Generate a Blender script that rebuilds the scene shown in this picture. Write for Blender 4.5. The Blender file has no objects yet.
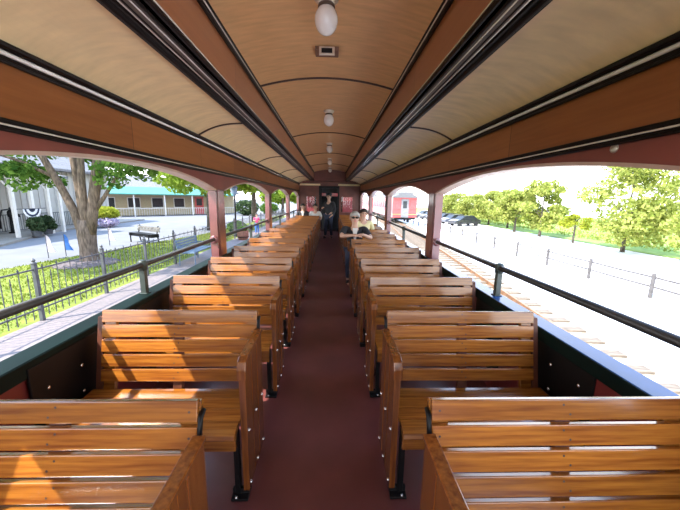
import bpy, bmesh, math, random
import numpy as np
from mathutils import Vector, Matrix
random.seed(7)
COL = bpy.context.scene.collection
XC = -0.05            # centre line of the car
HW = 1.44             # half width between the inner wall faces
Y0, Y1 = -3.0, 15.0   # the car from behind the camera to its end wall

# ------------------------------------------------------------------ materials
def nd(nt, t, **k):
    n = nt.nodes.new(t)
    for a, v in k.items():
        setattr(n, a, v)
    return n

def mat(name, col, rough=0.6, metal=0.0, var=0.15, scale=6.0, stretch=(1, 1, 1), coat=0.0, bump=0.0,
        island=0.0, spec=0.5, detail=4.0, col2=None, objrand=0.0):
    m = bpy.data.materials.new(name); m.use_nodes = True
    nt = m.node_tree; b = nt.nodes['Principled BSDF']; L = nt.links
    b.inputs['Roughness'].default_value = rough
    b.inputs['Metallic'].default_value = metal
    b.inputs['Coat Weight'].default_value = coat
    b.inputs['Coat Roughness'].default_value = 0.12
    b.inputs['Specular IOR Level'].default_value = spec
    tc = nd(nt, 'ShaderNodeTexCoord'); mp = nd(nt, 'ShaderNodeMapping')
    mp.inputs['Scale'].default_value = stretch
    L.new(tc.outputs['Object'], mp.inputs['Vector'])
    geo = nd(nt, 'ShaderNodeNewGeometry')
    add = nd(nt, 'ShaderNodeVectorMath', operation='ADD')
    mul = nd(nt, 'ShaderNodeMath', operation='MULTIPLY'); mul.inputs[1].default_value = 37.0 if island else 0.0
    L.new(geo.outputs['Random Per Island'], mul.inputs[0])
    L.new(mp.outputs['Vector'], add.inputs[0]); L.new(mul.outputs[0], add.inputs[1])
    no = nd(nt, 'ShaderNodeTexNoise'); no.inputs['Scale'].default_value = scale; no.inputs['Detail'].default_value = detail
    L.new(add.outputs[0], no.inputs['Vector'])
    rp = nd(nt, 'ShaderNodeMapRange'); rp.inputs['From Min'].default_value = 0.3; rp.inputs['From Max'].default_value = 0.7
    L.new(no.outputs['Fac'], rp.inputs['Value'])
    mx = nd(nt, 'ShaderNodeMix', data_type='RGBA')
    c2 = col2 if col2 else tuple(c * (1 - var * 1.6) for c in col)
    c1 = tuple(min(1, c * (1 + var)) for c in col) if not col2 else col
    mx.inputs['A'].default_value = (*c2, 1); mx.inputs['B'].default_value = (*c1, 1)
    L.new(rp.outputs[0], mx.inputs['Factor'])
    out = mx.outputs['Result']
    for src, amt in ((geo.outputs['Random Per Island'], island),):
        if amt:
            hs = nd(nt, 'ShaderNodeHueSaturation')
            mr = nd(nt, 'ShaderNodeMapRange'); mr.inputs['To Min'].default_value = 1 - amt; mr.inputs['To Max'].default_value = 1 + amt
            L.new(src, mr.inputs['Value']); L.new(mr.outputs[0], hs.inputs['Value']); L.new(out, hs.inputs['Color']); out = hs.outputs['Color']
    if objrand:
        oi = nd(nt, 'ShaderNodeObjectInfo'); hs = nd(nt, 'ShaderNodeHueSaturation')
        mr = nd(nt, 'ShaderNodeMapRange'); mr.inputs['To Min'].default_value = 1 - objrand; mr.inputs['To Max'].default_value = 1 + objrand
        L.new(oi.outputs['Random'], mr.inputs['Value']); L.new(mr.outputs[0], hs.inputs['Value']); L.new(out, hs.inputs['Color']); out = hs.outputs['Color']
    L.new(out, b.inputs['Base Color'])
    if bump:
        bp = nd(nt, 'ShaderNodeBump'); bp.inputs['Strength'].default_value = bump; bp.inputs['Distance'].default_value = 0.01
        L.new(no.outputs['Fac'], bp.inputs['Height']); L.new(bp.outputs[0], b.inputs['Normal'])
    return m

def leafmat(name, c1, c2, trans=0.45):
    m = bpy.data.materials.new(name); m.use_nodes = True
    nt = m.node_tree; L = nt.links; nt.nodes.remove(nt.nodes['Principled BSDF'])
    geo = nd(nt, 'ShaderNodeNewGeometry')
    mx = nd(nt, 'ShaderNodeMix', data_type='RGBA'); mx.inputs['A'].default_value = (*c1, 1); mx.inputs['B'].default_value = (*c2, 1)
    L.new(geo.outputs['Random Per Island'], mx.inputs['Factor'])
    d = nd(nt, 'ShaderNodeBsdfDiffuse'); t = nd(nt, 'ShaderNodeBsdfTranslucent'); s = nd(nt, 'ShaderNodeMixShader')
    s.inputs[0].default_value = trans
    L.new(mx.outputs['Result'], d.inputs['Color']); L.new(mx.outputs['Result'], t.inputs['Color'])
    L.new(d.outputs[0], s.inputs[1]); L.new(t.outputs[0], s.inputs[2])
    L.new(s.outputs[0], nt.nodes['Material Output'].inputs['Surface'])
    return m

def glassmat(name, tint=(0.9, 0.95, 0.95)):
    m = bpy.data.materials.new(name); m.use_nodes = True
    nt = m.node_tree; L = nt.links; nt.nodes.remove(nt.nodes['Principled BSDF'])
    t = nd(nt, 'ShaderNodeBsdfTransparent'); t.inputs['Color'].default_value = (*tint, 1)
    g = nd(nt, 'ShaderNodeBsdfGlossy'); g.inputs['Roughness'].default_value = 0.03
    f = nd(nt, 'ShaderNodeFresnel'); f.inputs['IOR'].default_value = 1.45
    s = nd(nt, 'ShaderNodeMixShader')
    L.new(f.outputs[0], s.inputs[0]); L.new(t.outputs[0], s.inputs[1]); L.new(g.outputs[0], s.inputs[2])
    L.new(s.outputs[0], nt.nodes['Material Output'].inputs['Surface'])
    return m

def brickmat(name, c1, c2, mortar, sx, rough=0.8):
    m = bpy.data.materials.new(name); m.use_nodes = True
    nt = m.node_tree; L = nt.links; b = nt.nodes['Principled BSDF']; b.inputs['Roughness'].default_value = rough
    tc = nd(nt, 'ShaderNodeTexCoord'); bt = nd(nt, 'ShaderNodeTexBrick')
    bt.inputs['Scale'].default_value = sx; bt.inputs['Color1'].default_value = (*c1, 1); bt.inputs['Color2'].default_value = (*c2, 1)
    bt.inputs['Mortar'].default_value = (*mortar, 1); bt.inputs['Mortar Size'].default_value = 0.012
    L.new(tc.outputs['Object'], bt.inputs['Vector']); L.new(bt.outputs['Color'], b.inputs['Base Color'])
    return m

def panelmat(name, c1, c2, period, rough=0.35, coat=0.3, axis=1, grain=3.0):
    """varnished board panels butted end to end, each a little different, with a thin dark seam"""
    m = bpy.data.materials.new(name); m.use_nodes = True
    nt = m.node_tree; L = nt.links; b = nt.nodes['Principled BSDF']
    b.inputs['Roughness'].default_value = rough; b.inputs['Coat Weight'].default_value = coat; b.inputs['Coat Roughness'].default_value = 0.15
    tc = nd(nt, 'ShaderNodeTexCoord'); sp = nd(nt, 'ShaderNodeSeparateXYZ'); L.new(tc.outputs['Object'], sp.inputs[0])
    dv = nd(nt, 'ShaderNodeMath', operation='DIVIDE'); dv.inputs[1].default_value = period
    L.new(sp.outputs[axis], dv.inputs[0])
    fl = nd(nt, 'ShaderNodeMath', operation='FLOOR'); L.new(dv.outputs[0], fl.inputs[0])
    wn = nd(nt, 'ShaderNodeTexWhiteNoise', noise_dimensions='1D'); L.new(fl.outputs[0], wn.inputs['W'])
    mp = nd(nt, 'ShaderNodeMapping'); mp.inputs['Scale'].default_value = (12, 0.8, 12); L.new(tc.outputs['Object'], mp.inputs[0])
    no = nd(nt, 'ShaderNodeTexNoise'); no.inputs['Scale'].default_value = grain; no.inputs['Detail'].default_value = 6; L.new(mp.outputs[0], no.inputs['Vector'])
    av = nd(nt, 'ShaderNodeMath', operation='MULTIPLY_ADD'); av.inputs[1].default_value = 0.45
    L.new(wn.outputs[0], av.inputs[0]); L.new(no.outputs['Fac'], av.inputs[2])
    mr = nd(nt, 'ShaderNodeMapRange'); mr.inputs['From Min'].default_value = 0.35; mr.inputs['From Max'].default_value = 1.0; L.new(av.outputs[0], mr.inputs['Value'])
    mx = nd(nt, 'ShaderNodeMix', data_type='RGBA'); mx.inputs['A'].default_value = (*c1, 1); mx.inputs['B'].default_value = (*c2, 1)
    L.new(mr.outputs[0], mx.inputs['Factor'])
    fr = nd(nt, 'ShaderNodeMath', operation='FRACT'); L.new(dv.outputs[0], fr.inputs[0])
    lt = nd(nt, 'ShaderNodeMath', operation='GREATER_THAN'); lt.inputs[1].default_value = 0.006 / period; L.new(fr.outputs[0], lt.inputs[0])
    m2 = nd(nt, 'ShaderNodeMix', data_type='RGBA'); m2.inputs['A'].default_value = tuple(c * 0.35 for c in c1) + (1,)
    L.new(lt.outputs[0], m2.inputs['Factor']); L.new(mx.outputs['Result'], m2.inputs['B'])
    L.new(m2.outputs['Result'], b.inputs['Base Color'])
    return m

WOOD = mat('bench_oak', (0.43, 0.163, 0.022), rough=0.27, scale=4.5, stretch=(0.8, 14, 14), coat=0.9, island=0.30, objrand=0.12, bump=0.03, col2=(0.19, 0.052, 0.008), detail=8)
WOODY = mat('bench_oak_side', (0.31, 0.100, 0.018), rough=0.27, scale=4.5, stretch=(14, 14, 0.8), coat=0.9, island=0.15, objrand=0.12, col2=(0.125, 0.032, 0.007), detail=8)
WOODD = mat('bench_brace', (0.13, 0.04, 0.02), rough=0.5, var=0.2)
PEG = mat('wood_peg', (0.06, 0.025, 0.012), rough=0.5)
BLACK = mat('black_iron', (0.004, 0.004, 0.005), rough=0.5, var=0.3, spec=0.3)
CHROME = mat('chrome', (0.8, 0.8, 0.78), rough=0.18, metal=1.0, var=0.05)
FLOORM = mat('maroon_floor', (0.165, 0.050, 0.048), rough=0.30, var=0.14, scale=2.5, bump=0.02, coat=0.15)
MAROON = mat('maroon_paint', (0.17, 0.022, 0.022), rough=0.4, var=0.12, scale=3)
MAROONP = mat('maroon_post', (0.20, 0.058, 0.056), rough=0.3, var=0.14, scale=5, coat=0.8)
EDGEM = mat('pale_edging', (0.60, 0.42, 0.34), rough=0.4, var=0.08)
HEADM = mat('maroon_header', (0.25, 0.06, 0.04), rough=0.42, var=0.12, scale=3)
GREENP = mat('dark_green_paint', (0.003, 0.012, 0.010), rough=0.5, var=0.2, spec=0.12)
SILLSKY = mat('sill_sky_reflection', (0.008, 0.060, 0.20), rough=0.24, var=0.08, spec=0.34)  # blue sky reflection painted into the colour of the right sill
RAILM = mat('rail_dark', (0.028, 0.026, 0.024), rough=0.4, var=0.2)
RAILP = mat('rail_post_green', (0.045, 0.06, 0.05), rough=0.45, var=0.2)
CREAM = mat('ceiling_cream', (0.85, 0.64, 0.34), rough=0.5, var=0.07, scale=5, stretch=(1, 3, 1), bump=0.05)
CREAM2 = mat('ceiling_cream_dim', (0.74, 0.44, 0.205), rough=0.42, var=0.08, scale=5, stretch=(1, 5, 1), coat=0.15, bump=0.04)  # cream with the dimmer bounce light of the upper ceiling put into its colour
LETTER = panelmat('varnished_board', (0.25, 0.078, 0.020), (0.36, 0.125, 0.034), 1.24)
DECK = panelmat('varnished_deck', (0.26, 0.088, 0.030), (0.33, 0.115, 0.040), 2.75)
TRIMD = mat('dark_moulding', (0.009, 0.005, 0.004), rough=0.45, var=0.2, spec=0.15)
TRIMM = mat('brown_moulding', (0.075, 0.05, 0.034), rough=0.5, var=0.2, spec=0.4)
TRIML = mat('pale_bead', (0.72, 0.66, 0.58), rough=0.2, var=0.1, coat=0.8)
BATT = mat('batten', (0.055, 0.024, 0.014), rough=0.4)
ENDW = mat('end_wall_brown', (0.16, 0.045, 0.03), rough=0.45, var=0.2, scale=3)
GLOBE = mat('white_glass_globe', (0.80, 0.77, 0.72), rough=0.15, var=0.05, scale=8, coat=0.4)
BRASS = mat('pale_metal', (0.62, 0.55, 0.45), rough=0.3, metal=0.6)
VENTB = mat('vent_brown', (0.20, 0.10, 0.06), rough=0.5)
GLASS = glassmat('clear_glass')
DGLASS = mat('dark_glass', (0.03, 0.035, 0.04), rough=0.25, var=0.1, spec=0.4)
# outside
GRAVEL = mat('pale_gravel', (0.80, 0.78, 0.76), rough=0.95, var=0.06, scale=1.2, detail=8)
BALLAST = mat('track_ballast', (0.60, 0.53, 0.42), rough=0.95, var=0.22, scale=9, detail=8)
BRICKW = brickmat('brick_walk', (0.24, 0.195, 0.185), (0.20, 0.17, 0.16), (0.135, 0.12, 0.118), 4.0)
GRASS = mat('lawn', (0.19, 0.24, 0.03), rough=0.95, var=0.25, scale=3.5, detail=8)
ASPH = mat('pale_asphalt', (0.175, 0.178, 0.19), rough=0.9, var=0.08, scale=1.0, detail=8)
PAVE = mat('porch_paving', (0.24, 0.22, 0.19), rough=0.9, var=0.1, scale=1.5)
MULCH = mat('mulch', (0.13, 0.105, 0.11), rough=0.95, var=0.35, scale=12, detail=8)
FIELD = mat('field_green', (0.24, 0.36, 0.075), rough=0.95, var=0.25, scale=1.2, stretch=(1, 0.3, 1), detail=8)
BARK = mat('bark', (0.17, 0.125, 0.095), rough=0.95, var=0.4, scale=7, stretch=(3, 3, 0.6), bump=0.6, detail=8)
BARK2 = mat('grey_bark', (0.11, 0.09, 0.07), rough=0.95, var=0.3, scale=7)
LEAF1 = leafmat('leaf_deep', (0.05, 0.13, 0.025), (0.20, 0.34, 0.07))
LEAF2 = leafmat('leaf_yellow', (0.17, 0.28, 0.03), (0.40, 0.50, 0.08))
LEAF3 = leafmat('leaf_bright', (0.19, 0.245, 0.04), (0.52, 0.54, 0.16))
LEAF4 = leafmat('leaf_dark', (0.025, 0.05, 0.02), (0.09, 0.13, 0.06), 0.2)
LEAF5 = leafmat('leaf_lime', (0.28, 0.33, 0.03), (0.50, 0.52, 0.08))
PETALW = leafmat('petal', (0.75, 0.70, 0.78), (0.42, 0.34, 0.52), 0.2)
STEEL = mat('rusty_rail', (0.30, 0.165, 0.09), rough=0.45, metal=0.3, var=0.25)
TIE = mat('old_sleeper', (0.20, 0.16, 0.12), rough=0.9, var=0.3, scale=6, stretch=(1, 6, 6))
GREYWOOD = mat('weathered_rail', (0.115, 0.105, 0.10), rough=0.9, var=0.2)
IRONF = mat('iron_fence', (0.085, 0.09, 0.095), rough=0.5, var=0.2)
DOORG = mat('grey_door', (0.26, 0.26, 0.27), rough=0.5)
SIDING = mat('pale_siding', (0.40, 0.39, 0.35), rough=0.7, var=0.06, scale=2)
WHITEP = mat('white_paint', (0.70, 0.68, 0.63), rough=0.5, var=0.04)
YELLW = mat('cream_wall', (0.48, 0.39, 0.25), rough=0.8, var=0.06)
SHINGLE = mat('grey_roof', (0.17, 0.165, 0.17), rough=0.85, var=0.15, scale=8)
GREENR = mat('green_roof', (0.06, 0.22, 0.17), rough=0.6, var=0.08)
RED = mat('coach_red', (0.60, 0.085, 0.085), rough=0.3, var=0.1, coat=0.3)
REDG = mat('curtained_glass', (0.36, 0.07, 0.075), rough=0.1, var=0.15, spec=0.8)
ROOFG = mat('coach_roof_grey', (0.15, 0.155, 0.16), rough=0.6, var=0.08)
GOLD = mat('gold_line', (0.75, 0.52, 0.15), rough=0.4)
CARW = mat('car_paint', (0.075, 0.08, 0.095), rough=0.25, var=0.02, coat=0.6, objrand=0.85)
RUBBER = mat('rubber', (0.02, 0.02, 0.02), rough=0.8)
TERRA = mat('barrel_wood', (0.27, 0.12, 0.075), rough=0.7, var=0.25, scale=5, stretch=(6, 6, 1))
BENCHB = mat('bluegrey_metal', (0.13, 0.19, 0.25), rough=0.5, var=0.15)
BENCHG = mat('greystone', (0.17, 0.165, 0.155), rough=0.8, var=0.2)
SKIN = mat('skin', (0.60, 0.36, 0.26), rough=0.5, var=0.04)
DARKC = mat('dark_cloth', (0.022, 0.024, 0.03), rough=0.85, var=0.2)
NAVY = mat('navy_cloth', (0.03, 0.04, 0.075), rough=0.85, var=0.2)
WHITEC = mat('white_cloth', (0.75, 0.74, 0.72), rough=0.85, var=0.05)
YELC = mat('yellow_cloth', (0.80, 0.70, 0.40), rough=0.85, var=0.05)
PINKC = mat('pink_cloth', (0.75, 0.10, 0.22), rough=0.85, var=0.08)
BLUEC = mat('blue_cloth', (0.05, 0.17, 0.50), rough=0.85, var=0.1)
PALEC = mat('pale_cloth', (0.72, 0.62, 0.66), rough=0.85, var=0.08)
HAIRG = mat('grey_hair', (0.42, 0.40, 0.38), rough=0.7)
HAIRD = mat('dark_hair', (0.025, 0.016, 0.012), rough=0.6)
EYE = mat('eye_dark', (0.02, 0.015, 0.012), rough=0.3)

# ------------------------------------------------------------------ mesh helpers
class MB:
    def __init__(s): s.v = []; s.f = []; s.m = []
    def add(s, vs, fs, mi=0):
        o = len(s.v); s.v += [tuple(v) for v in vs]; s.f += [tuple(i + o for i in f) for f in fs]; s.m += [mi] * len(fs)
    def box(s, x0, x1, y0, y1, z0, z1, mi=0, M=None):
        vs = [(x, y, z) for x in (x0, x1) for y in (y0, y1) for z in (z0, z1)]
        if M: vs = [M @ Vector(v) for v in vs]
        s.add(vs, [(0, 1, 3, 2), (4, 6, 7, 5), (0, 4, 5, 1), (2, 3, 7, 6), (0, 2, 6, 4), (1, 5, 7, 3)], mi)
    def prism(s, prof, axis, a, b, mi=0):
        """closed profile (u,w) extruded along axis: 0 -> (y,z), 1 -> (x,z), 2 -> (x,y)"""
        def p(u, w, t): return ((t, u, w), (u, t, w), (u, w, t))[axis]
        n = len(prof)
        vs = [p(u, w, a) for u, w in prof] + [p(u, w, b) for u, w in prof]
        fs = [(i, (i + 1) % n, n + (i + 1) % n, n + i) for i in range(n)] + [tuple(range(n))[::-1], tuple(range(n, 2 * n))]
        s.add(vs, fs, mi)
    def tube(s, pts, r, n=8, mi=0, caps=True):
        pts = [Vector(p) for p in pts]; rs = r if isinstance(r, (list, tuple)) else [r] * len(pts)
        base = len(s.v); ref = None
        for i, p in enumerate(pts):
            d = (pts[min(i + 1, len(pts) - 1)] - pts[max(i - 1, 0)]).normalized()
            if ref is None: ref = Vector((0, 0, 1)) if abs(d.z) < 0.9 else Vector((1, 0, 0))
            a = d.cross(ref).normalized(); b = d.cross(a).normalized(); ref = b.cross(d) if False else ref
            for k in range(n):
                t = 2 * math.pi * k / n
                s.v.append(tuple(p + (a * math.cos(t) + b * math.sin(t)) * rs[i]))
        for i in range(len(pts) - 1):
            for k in range(n):
                s.f.append((base + i * n + k, base + i * n + (k + 1) % n, base + (i + 1) * n + (k + 1) % n, base + (i + 1) * n + k)); s.m.append(mi)
        if caps:
            s.f.append(tuple(base + k for k in range(n))[::-1]); s.m.append(mi)
            o = base + (len(pts) - 1) * n; s.f.append(tuple(o + k for k in range(n))); s.m.append(mi)
    def lathe(s, prof, n=16, c=(0, 0, 0), mi=0):
        """profile of (radius, z) turned about z"""
        base = len(s.v)
        for r, z in prof:
            for k in range(n):
                t = 2 * math.pi * k / n; s.v.append((c[0] + r * math.cos(t), c[1] + r * math.sin(t), c[2] + z))
        for i in range(len(prof) - 1):
            for k in range(n):
                s.f.append((base + i * n + k, base + i * n + (k + 1) % n, base + (i + 1) * n + (k + 1) % n, base + (i + 1) * n + k)); s.m.append(mi)
        s.f.append(tuple(base + k for k in range(n))[::-1]); s.m.append(mi)
        o = base + (len(prof) - 1) * n; s.f.append(tuple(o + k for k in range(n))); s.m.append(mi)
    def ball(s, c, r, n=12, m=8, sc=(1, 1, 1), mi=0):
        prof = [(max(1e-4, r * math.sin(math.pi * i / m)), -r * math.cos(math.pi * i / m)) for i in range(m + 1)]
        b = len(s.v); s.lathe(prof, n, (0, 0, 0), mi)
        for i in range(b, len(s.v)):
            v = s.v[i]; s.v[i] = (c[0] + v[0] * sc[0], c[1] + v[1] * sc[1], c[2] + v[2] * sc[2])
    def mesh(s, name, mats, smooth=False, bevel=0.0):
        me = bpy.data.meshes.new(name); me.from_pydata(s.v, [], s.f); me.update()
        mats = mats if isinstance(mats, (list, tuple)) else [mats]
        for m in mats: me.materials.append(m)
        me.polygons.foreach_set('material_index', s.m)
        bm = bmesh.new(); bm.from_mesh(me)
        bmesh.ops.recalc_face_normals(bm, faces=bm.faces)
        if bevel: bmesh.ops.bevel(bm, geom=list(bm.edges), offset=bevel, segments=2, profile=0.5, affect='EDGES', clamp_overlap=True)
        bm.to_mesh(me); bm.free()
        if smooth: me.shade_smooth()
        return me
    def build(s, name, mats, parent=None, smooth=False, bevel=0.0, loc=None, rot=None):
        o = bpy.data.objects.new(name, s.mesh(name, mats, smooth, bevel)); COL.objects.link(o)
        if parent: o.parent = parent
        if loc: o.location = loc
        if rot: o.rotation_euler = rot
        return o

def tag(o, label=None, cat=None, group=None, kind=None):
    if label: o['label'] = label
    if cat: o['category'] = cat
    if group: o['group'] = group
    if kind: o['kind'] = kind
    return o
def thing(name, loc, label, cat, group=None, rz=0.0):
    o = bpy.data.objects.new(name, None); COL.objects.link(o); o.location = loc; o.rotation_euler.z = rz
    return tag(o, label, cat, group)
def struct(o): o['kind'] = 'structure'; return o
def copy_tree(o, parent=None):
    c = o.copy(); COL.objects.link(c)
    if parent: c.parent = parent
    for ch in list(o.children): copy_tree(ch, c)
    return c

# ------------------------------------------------------------------ camera
cam = bpy.data.cameras.new('camera'); co = bpy.data.objects.new('camera', cam); COL.objects.link(co)
cam.sensor_width = 36; cam.lens = 310 / 680 * 36; cam.clip_end = 500; cam.clip_start = 0.02
R = Vector((0.99945489, -0.02917569, 0.01544969)); U = Vector((-0.00992595, 0.18076244, 0.9834767)); F = Vector((0.03148634, 0.98309395, -0.18037431))
co.matrix_world = Matrix(((R.x, U.x, -F.x, 0), (R.y, U.y, -F.y, 0), (R.z, U.z, -F.z, 1.6), (0, 0, 0, 1)))
bpy.context.scene.camera = co

# ------------------------------------------------------------------ the car shell
f = MB(); f.box(XC - HW - 0.12, XC + HW + 0.12, Y0, Y1 + 0.1, -0.12, 0.0)
struct(f.build('floor', FLOORM))

POSTS = [(-2.95, -2.62), (0.64, 0.95), (4.15, 4.47), (7.68, 8.01), (11.22, 11.55), (14.72, 15.0)]
ZS, ZH, ZC = 0.79, 1.895, 2.235        # sill, foot of the varnished board, outer edge of ceiling
WT = 0.105                              # wall thickness
def arch_z(y, a, b):
    t = (y - (a + b) / 2) / ((b - a) / 2)
    return 1.678 + 0.168 * (1 - abs(t) ** 2.1)
def side(sg, name):
    wi = XC + sg * HW; wo = wi + sg * WT
    def xr(a, b): return (min(a, b), max(a, b))
    m = MB(); x0, x1 = xr(wi, wo); m.box(x0, x1, Y0, Y1, 0, ZS - 0.03)
    y = Y0 + 0.42
    while y < Y1 - 0.3:                                         # raised flat battens on the panelling
        a, b = xr(wi, wi - sg * 0.008); m.box(a, b, y, y + 0.05, 0.02, ZS - 0.03); y += 0.87
    w = struct(m.build(name, MAROON))
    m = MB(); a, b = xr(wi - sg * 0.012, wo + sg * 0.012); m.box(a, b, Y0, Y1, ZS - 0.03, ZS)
    m.build('sill', SILLSKY if sg > 0 else GREENP, w, bevel=0.004)
    m = MB(); a2, b2 = xr(wi - sg * 0.016, wi + sg * 0.012); m.box(a2, b2, Y0, Y1, ZS - 0.085, ZS - 0.004); m.build('sill_nosing', GREENP, w, bevel=0.003)
    m = MB(); a, b = xr(wo, wo + sg * 0.03); m.box(a, b, Y0, Y1, -0.35, ZS - 0.03); m.build('outer_panel', MAROON, w)
    for i, (ya, yb) in enumerate(POSTS):
        m = MB(); a, b = xr(wi + sg * 0.005, wo); m.box(a, b, ya, yb, ZS, 1.69)
        a, b = xr(wi - sg * 0.004, wi + sg * 0.005); m.box(a, b, ya + 0.05, yb - 0.05, ZS + 0.04, 1.69)
        m.build('pillar', MAROONP, w, bevel=0.004)
        p = MB(); yy = ya if True else yb
        p.lathe([(0.055, 0), (0.055, 0.012), (0.03, 0.016)], 14)
        fl = p.build('rail_flange', MAROONP, w, True, loc=(wo - sg * 0.045, ya - 0.001, 1.03), rot=(math.pi / 2, 0, 0))
    # header board with an arch over every opening
    for (pa, pb), (qa, qb) in zip(POSTS[:-1], POSTS[1:]):
        n = 24; ys = [pb + (qa - pb) * i / n for i in range(n + 1)]
        prof = [(y, arch_z(y, pb, qa)) for y in ys]
        top = ZH + 0.02
        m = MB()
        for i in range(n):
            (ya, za), (yb, zb) = prof[i], prof[i + 1]
            for x in (wi, wo): pass
            v = [(wi, ya, za), (wi, yb, zb), (wi, yb, top), (wi, ya, top), (wo, ya, za), (wo, yb, zb), (wo, yb, top), (wo, ya, top)]
            m.add(v, [(0, 1, 2, 3), (5, 4, 7, 6), (1, 0, 4, 5)])
        m.build('arch_header', HEADM, w)
        m = MB()                                                # thin pale edging strip following the arch
        for i in range(n):
            (ya, za), (yb, zb) = prof[i], prof[i + 1]
            m.add([(wi - sg * 0.006, ya, za - 0.008), (wi - sg * 0.006, yb, zb - 0.008), (wo + sg * 0.02, yb, zb - 0.008), (wo + sg * 0.02, ya, za - 0.008),
                   (wi - sg * 0.006, ya, za + 0.012), (wi - sg * 0.006, yb, zb + 0.012), (wo + sg * 0.02, yb, zb + 0.0), (wo + sg * 0.02, ya, za + 0.0)],
                  [(0, 1, 2, 3), (1, 0, 4, 5), (2, 6, 7, 3)])
        m.build('arch_edging', EDGEM, w)
    for ya, yb in POSTS:
        m = MB(); a, b = xr(wi, wo); m.box(a, b, ya, yb, 1.678, ZH + 0.02); m.build('arch_header', HEADM, w)
    # varnished letter board above the header and the outside of the wall
    m = MB(); a, b = xr(wi - sg * 0.006, wi + sg * 0.03); m.box(a, b, Y0, Y1, ZH + 0.02, ZC + 0.01); m.build('letter_board', LETTER, w)
    m = MB(); a, b = xr(wi + sg * 0.03, wo + sg * 0.02); m.box(a, b, Y0, Y1, ZH, ZC + 0.10); m.build('eave_board', MAROON, w)
    return w
side(-1, 'wall_left'); side(1, 'wall_right')

# ceiling: two low side vaults and the raised clerestory in the middle
CLX, CLZ = 0.90, 2.395       # inner edge of the side vaults
UX, UZ = 0.735, 2.745        # edge of the upper ceiling
def vault(t):                # t 0 at the wall .. 1 at the clerestory
    x = HW + 0.01 - (HW + 0.01 - CLX) * t
    return x, ZC + (CLZ - ZC) * t + 0.055 * math.sin(math.pi * t) * (1 - 0.3 * t)
for sg, nm in ((-1, 'ceiling_left'), (1, 'ceiling_right')):
    m = MB(); n = 14; prof = []
    for i in range(n + 1):
        x, z = vault(i / n); prof.append((XC + sg * x, z))
    up = [(XC + sg * (CLX - 0.01), CLZ + 0.12), (XC + sg * (HW + 0.14), ZC + 0.12)]
    m.prism(prof + up, 1, Y0, Y1)
    struct(m.build(nm, CREAM))
m = MB(); n = 18; prof = []
for i in range(n + 1):
    x = -UX - 0.02 + 2 * (UX + 0.02) * i / n
    prof.append((XC + x, UZ + 0.105 * (1 - (x / UX) ** 2)))
m.prism(prof + [(XC + UX + 0.12, UZ + 0.08), (XC + UX, UZ + 0.2), (XC, UZ + 0.28), (XC - UX, UZ + 0.2), (XC - UX - 0.12, UZ + 0.08)], 1, Y0, Y1)
struct(m.build('ceiling', CREAM2))
tn = [0]
def trim(mb, mt, **k):
    tn[0] += 1; return struct(mb.build('trim_%d' % tn[0], mt, **k))
for sg in (-1, 1):
    def bx(m, xa, xb, za, zb, mi=0):
        xa, xb = XC + sg * xa, XC + sg * xb; m.box(min(xa, xb), max(xa, xb), Y0, Y1, za, zb, mi)
    def rod(m, x, z, r, mi=0): m.tube([(XC + sg * x, Y0, z), (XC + sg * x, Y1, z)], r, 10, mi)
    # clerestory side board
    m = MB(); bx(m, UX - 0.005, UX + 0.02, CLZ, UZ + 0.03); struct(m.build('wall_clerestory_' + ('left' if sg < 0 else 'right'), DECK))
    # soffit mouldings between side vault and clerestory
    m = MB()
    bx(m, UX - 0.012, CLX + 0.01, CLZ + 0.0, CLZ + 0.03, 0)
    bx(m, CLX - 0.055, CLX + 0.012, CLZ - 0.02, CLZ + 0.005, 0)
    rod(m, CLX - 0.022, CLZ - 0.022, 0.016, 0); rod(m, CLX - 0.066, CLZ - 0.004, 0.007, 2)
    bx(m, UX + 0.03, CLX - 0.075, CLZ - 0.012, CLZ + 0.005, 1)
    rod(m, UX + 0.022, CLZ - 0.010, 0.009, 0); rod(m, UX + 0.045, CLZ - 0.013, 0.004, 2); rod(m, UX + 0.078, CLZ - 0.013, 0.004, 0)
    rod(m, UX - 0.008, CLZ + 0.010, 0.014, 0); rod(m, UX - 0.010, CLZ + 0.036, 0.005, 2)
    trim(m, [TRIMD, TRIMM, TRIML])
    # moulding under the upper ceiling
    m = MB()
    bx(m, UX - 0.022, UX, UZ - 0.045, UZ + 0.02, 0); rod(m, UX - 0.024, UZ + 0.012, 0.012, 0); rod(m, UX - 0.020, UZ - 0.040, 0.010, 0); rod(m, UX - 0.027, UZ - 0.014, 0.005, 2)
    trim(m, [TRIMD, TRIMM, TRIML])
    # outer moulding between letter board and side vault
    m = MB()
    bx(m, HW - 0.035, HW + 0.01, ZC - 0.01, ZC + 0.02, 0); bx(m, HW - 0.022, HW, ZC - 0.055, ZC + 0.0, 0)
    rod(m, HW - 0.024, ZC - 0.020, 0.011, 2); rod(m, HW - 0.040, ZC + 0.010, 0.014, 0); rod(m, HW - 0.020, ZC - 0.056, 0.009, 0)
    trim(m, [TRIMD, TRIMM, TRIML])
    # moulding between letter board and header
    m = MB()
    bx(m, HW - 0.022, HW, ZH - 0.008, ZH + 0.026, 0); rod(m, HW - 0.024, ZH + 0.008, 0.0045, 1); rod(m, HW - 0.016, ZH - 0.012, 0.010, 0); rod(m, HW - 0.016, ZH + 0.03, 0.008, 0)
    trim(m, [TRIMD, TRIML, TRIML])
    # battens across the side vaults
    for k in range(-1, 5):
        y = 3.62 + 2.77 * k
        if y > Y1 - 0.2: continue
        m = MB(); pts = []
        for i in range(13):
            x, z = vault(i / 12 * 0.98); pts.append((XC + sg * x, y, z - 0.002))
        m.tube(pts, 0.013, 6); trim(m, BATT)
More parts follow.
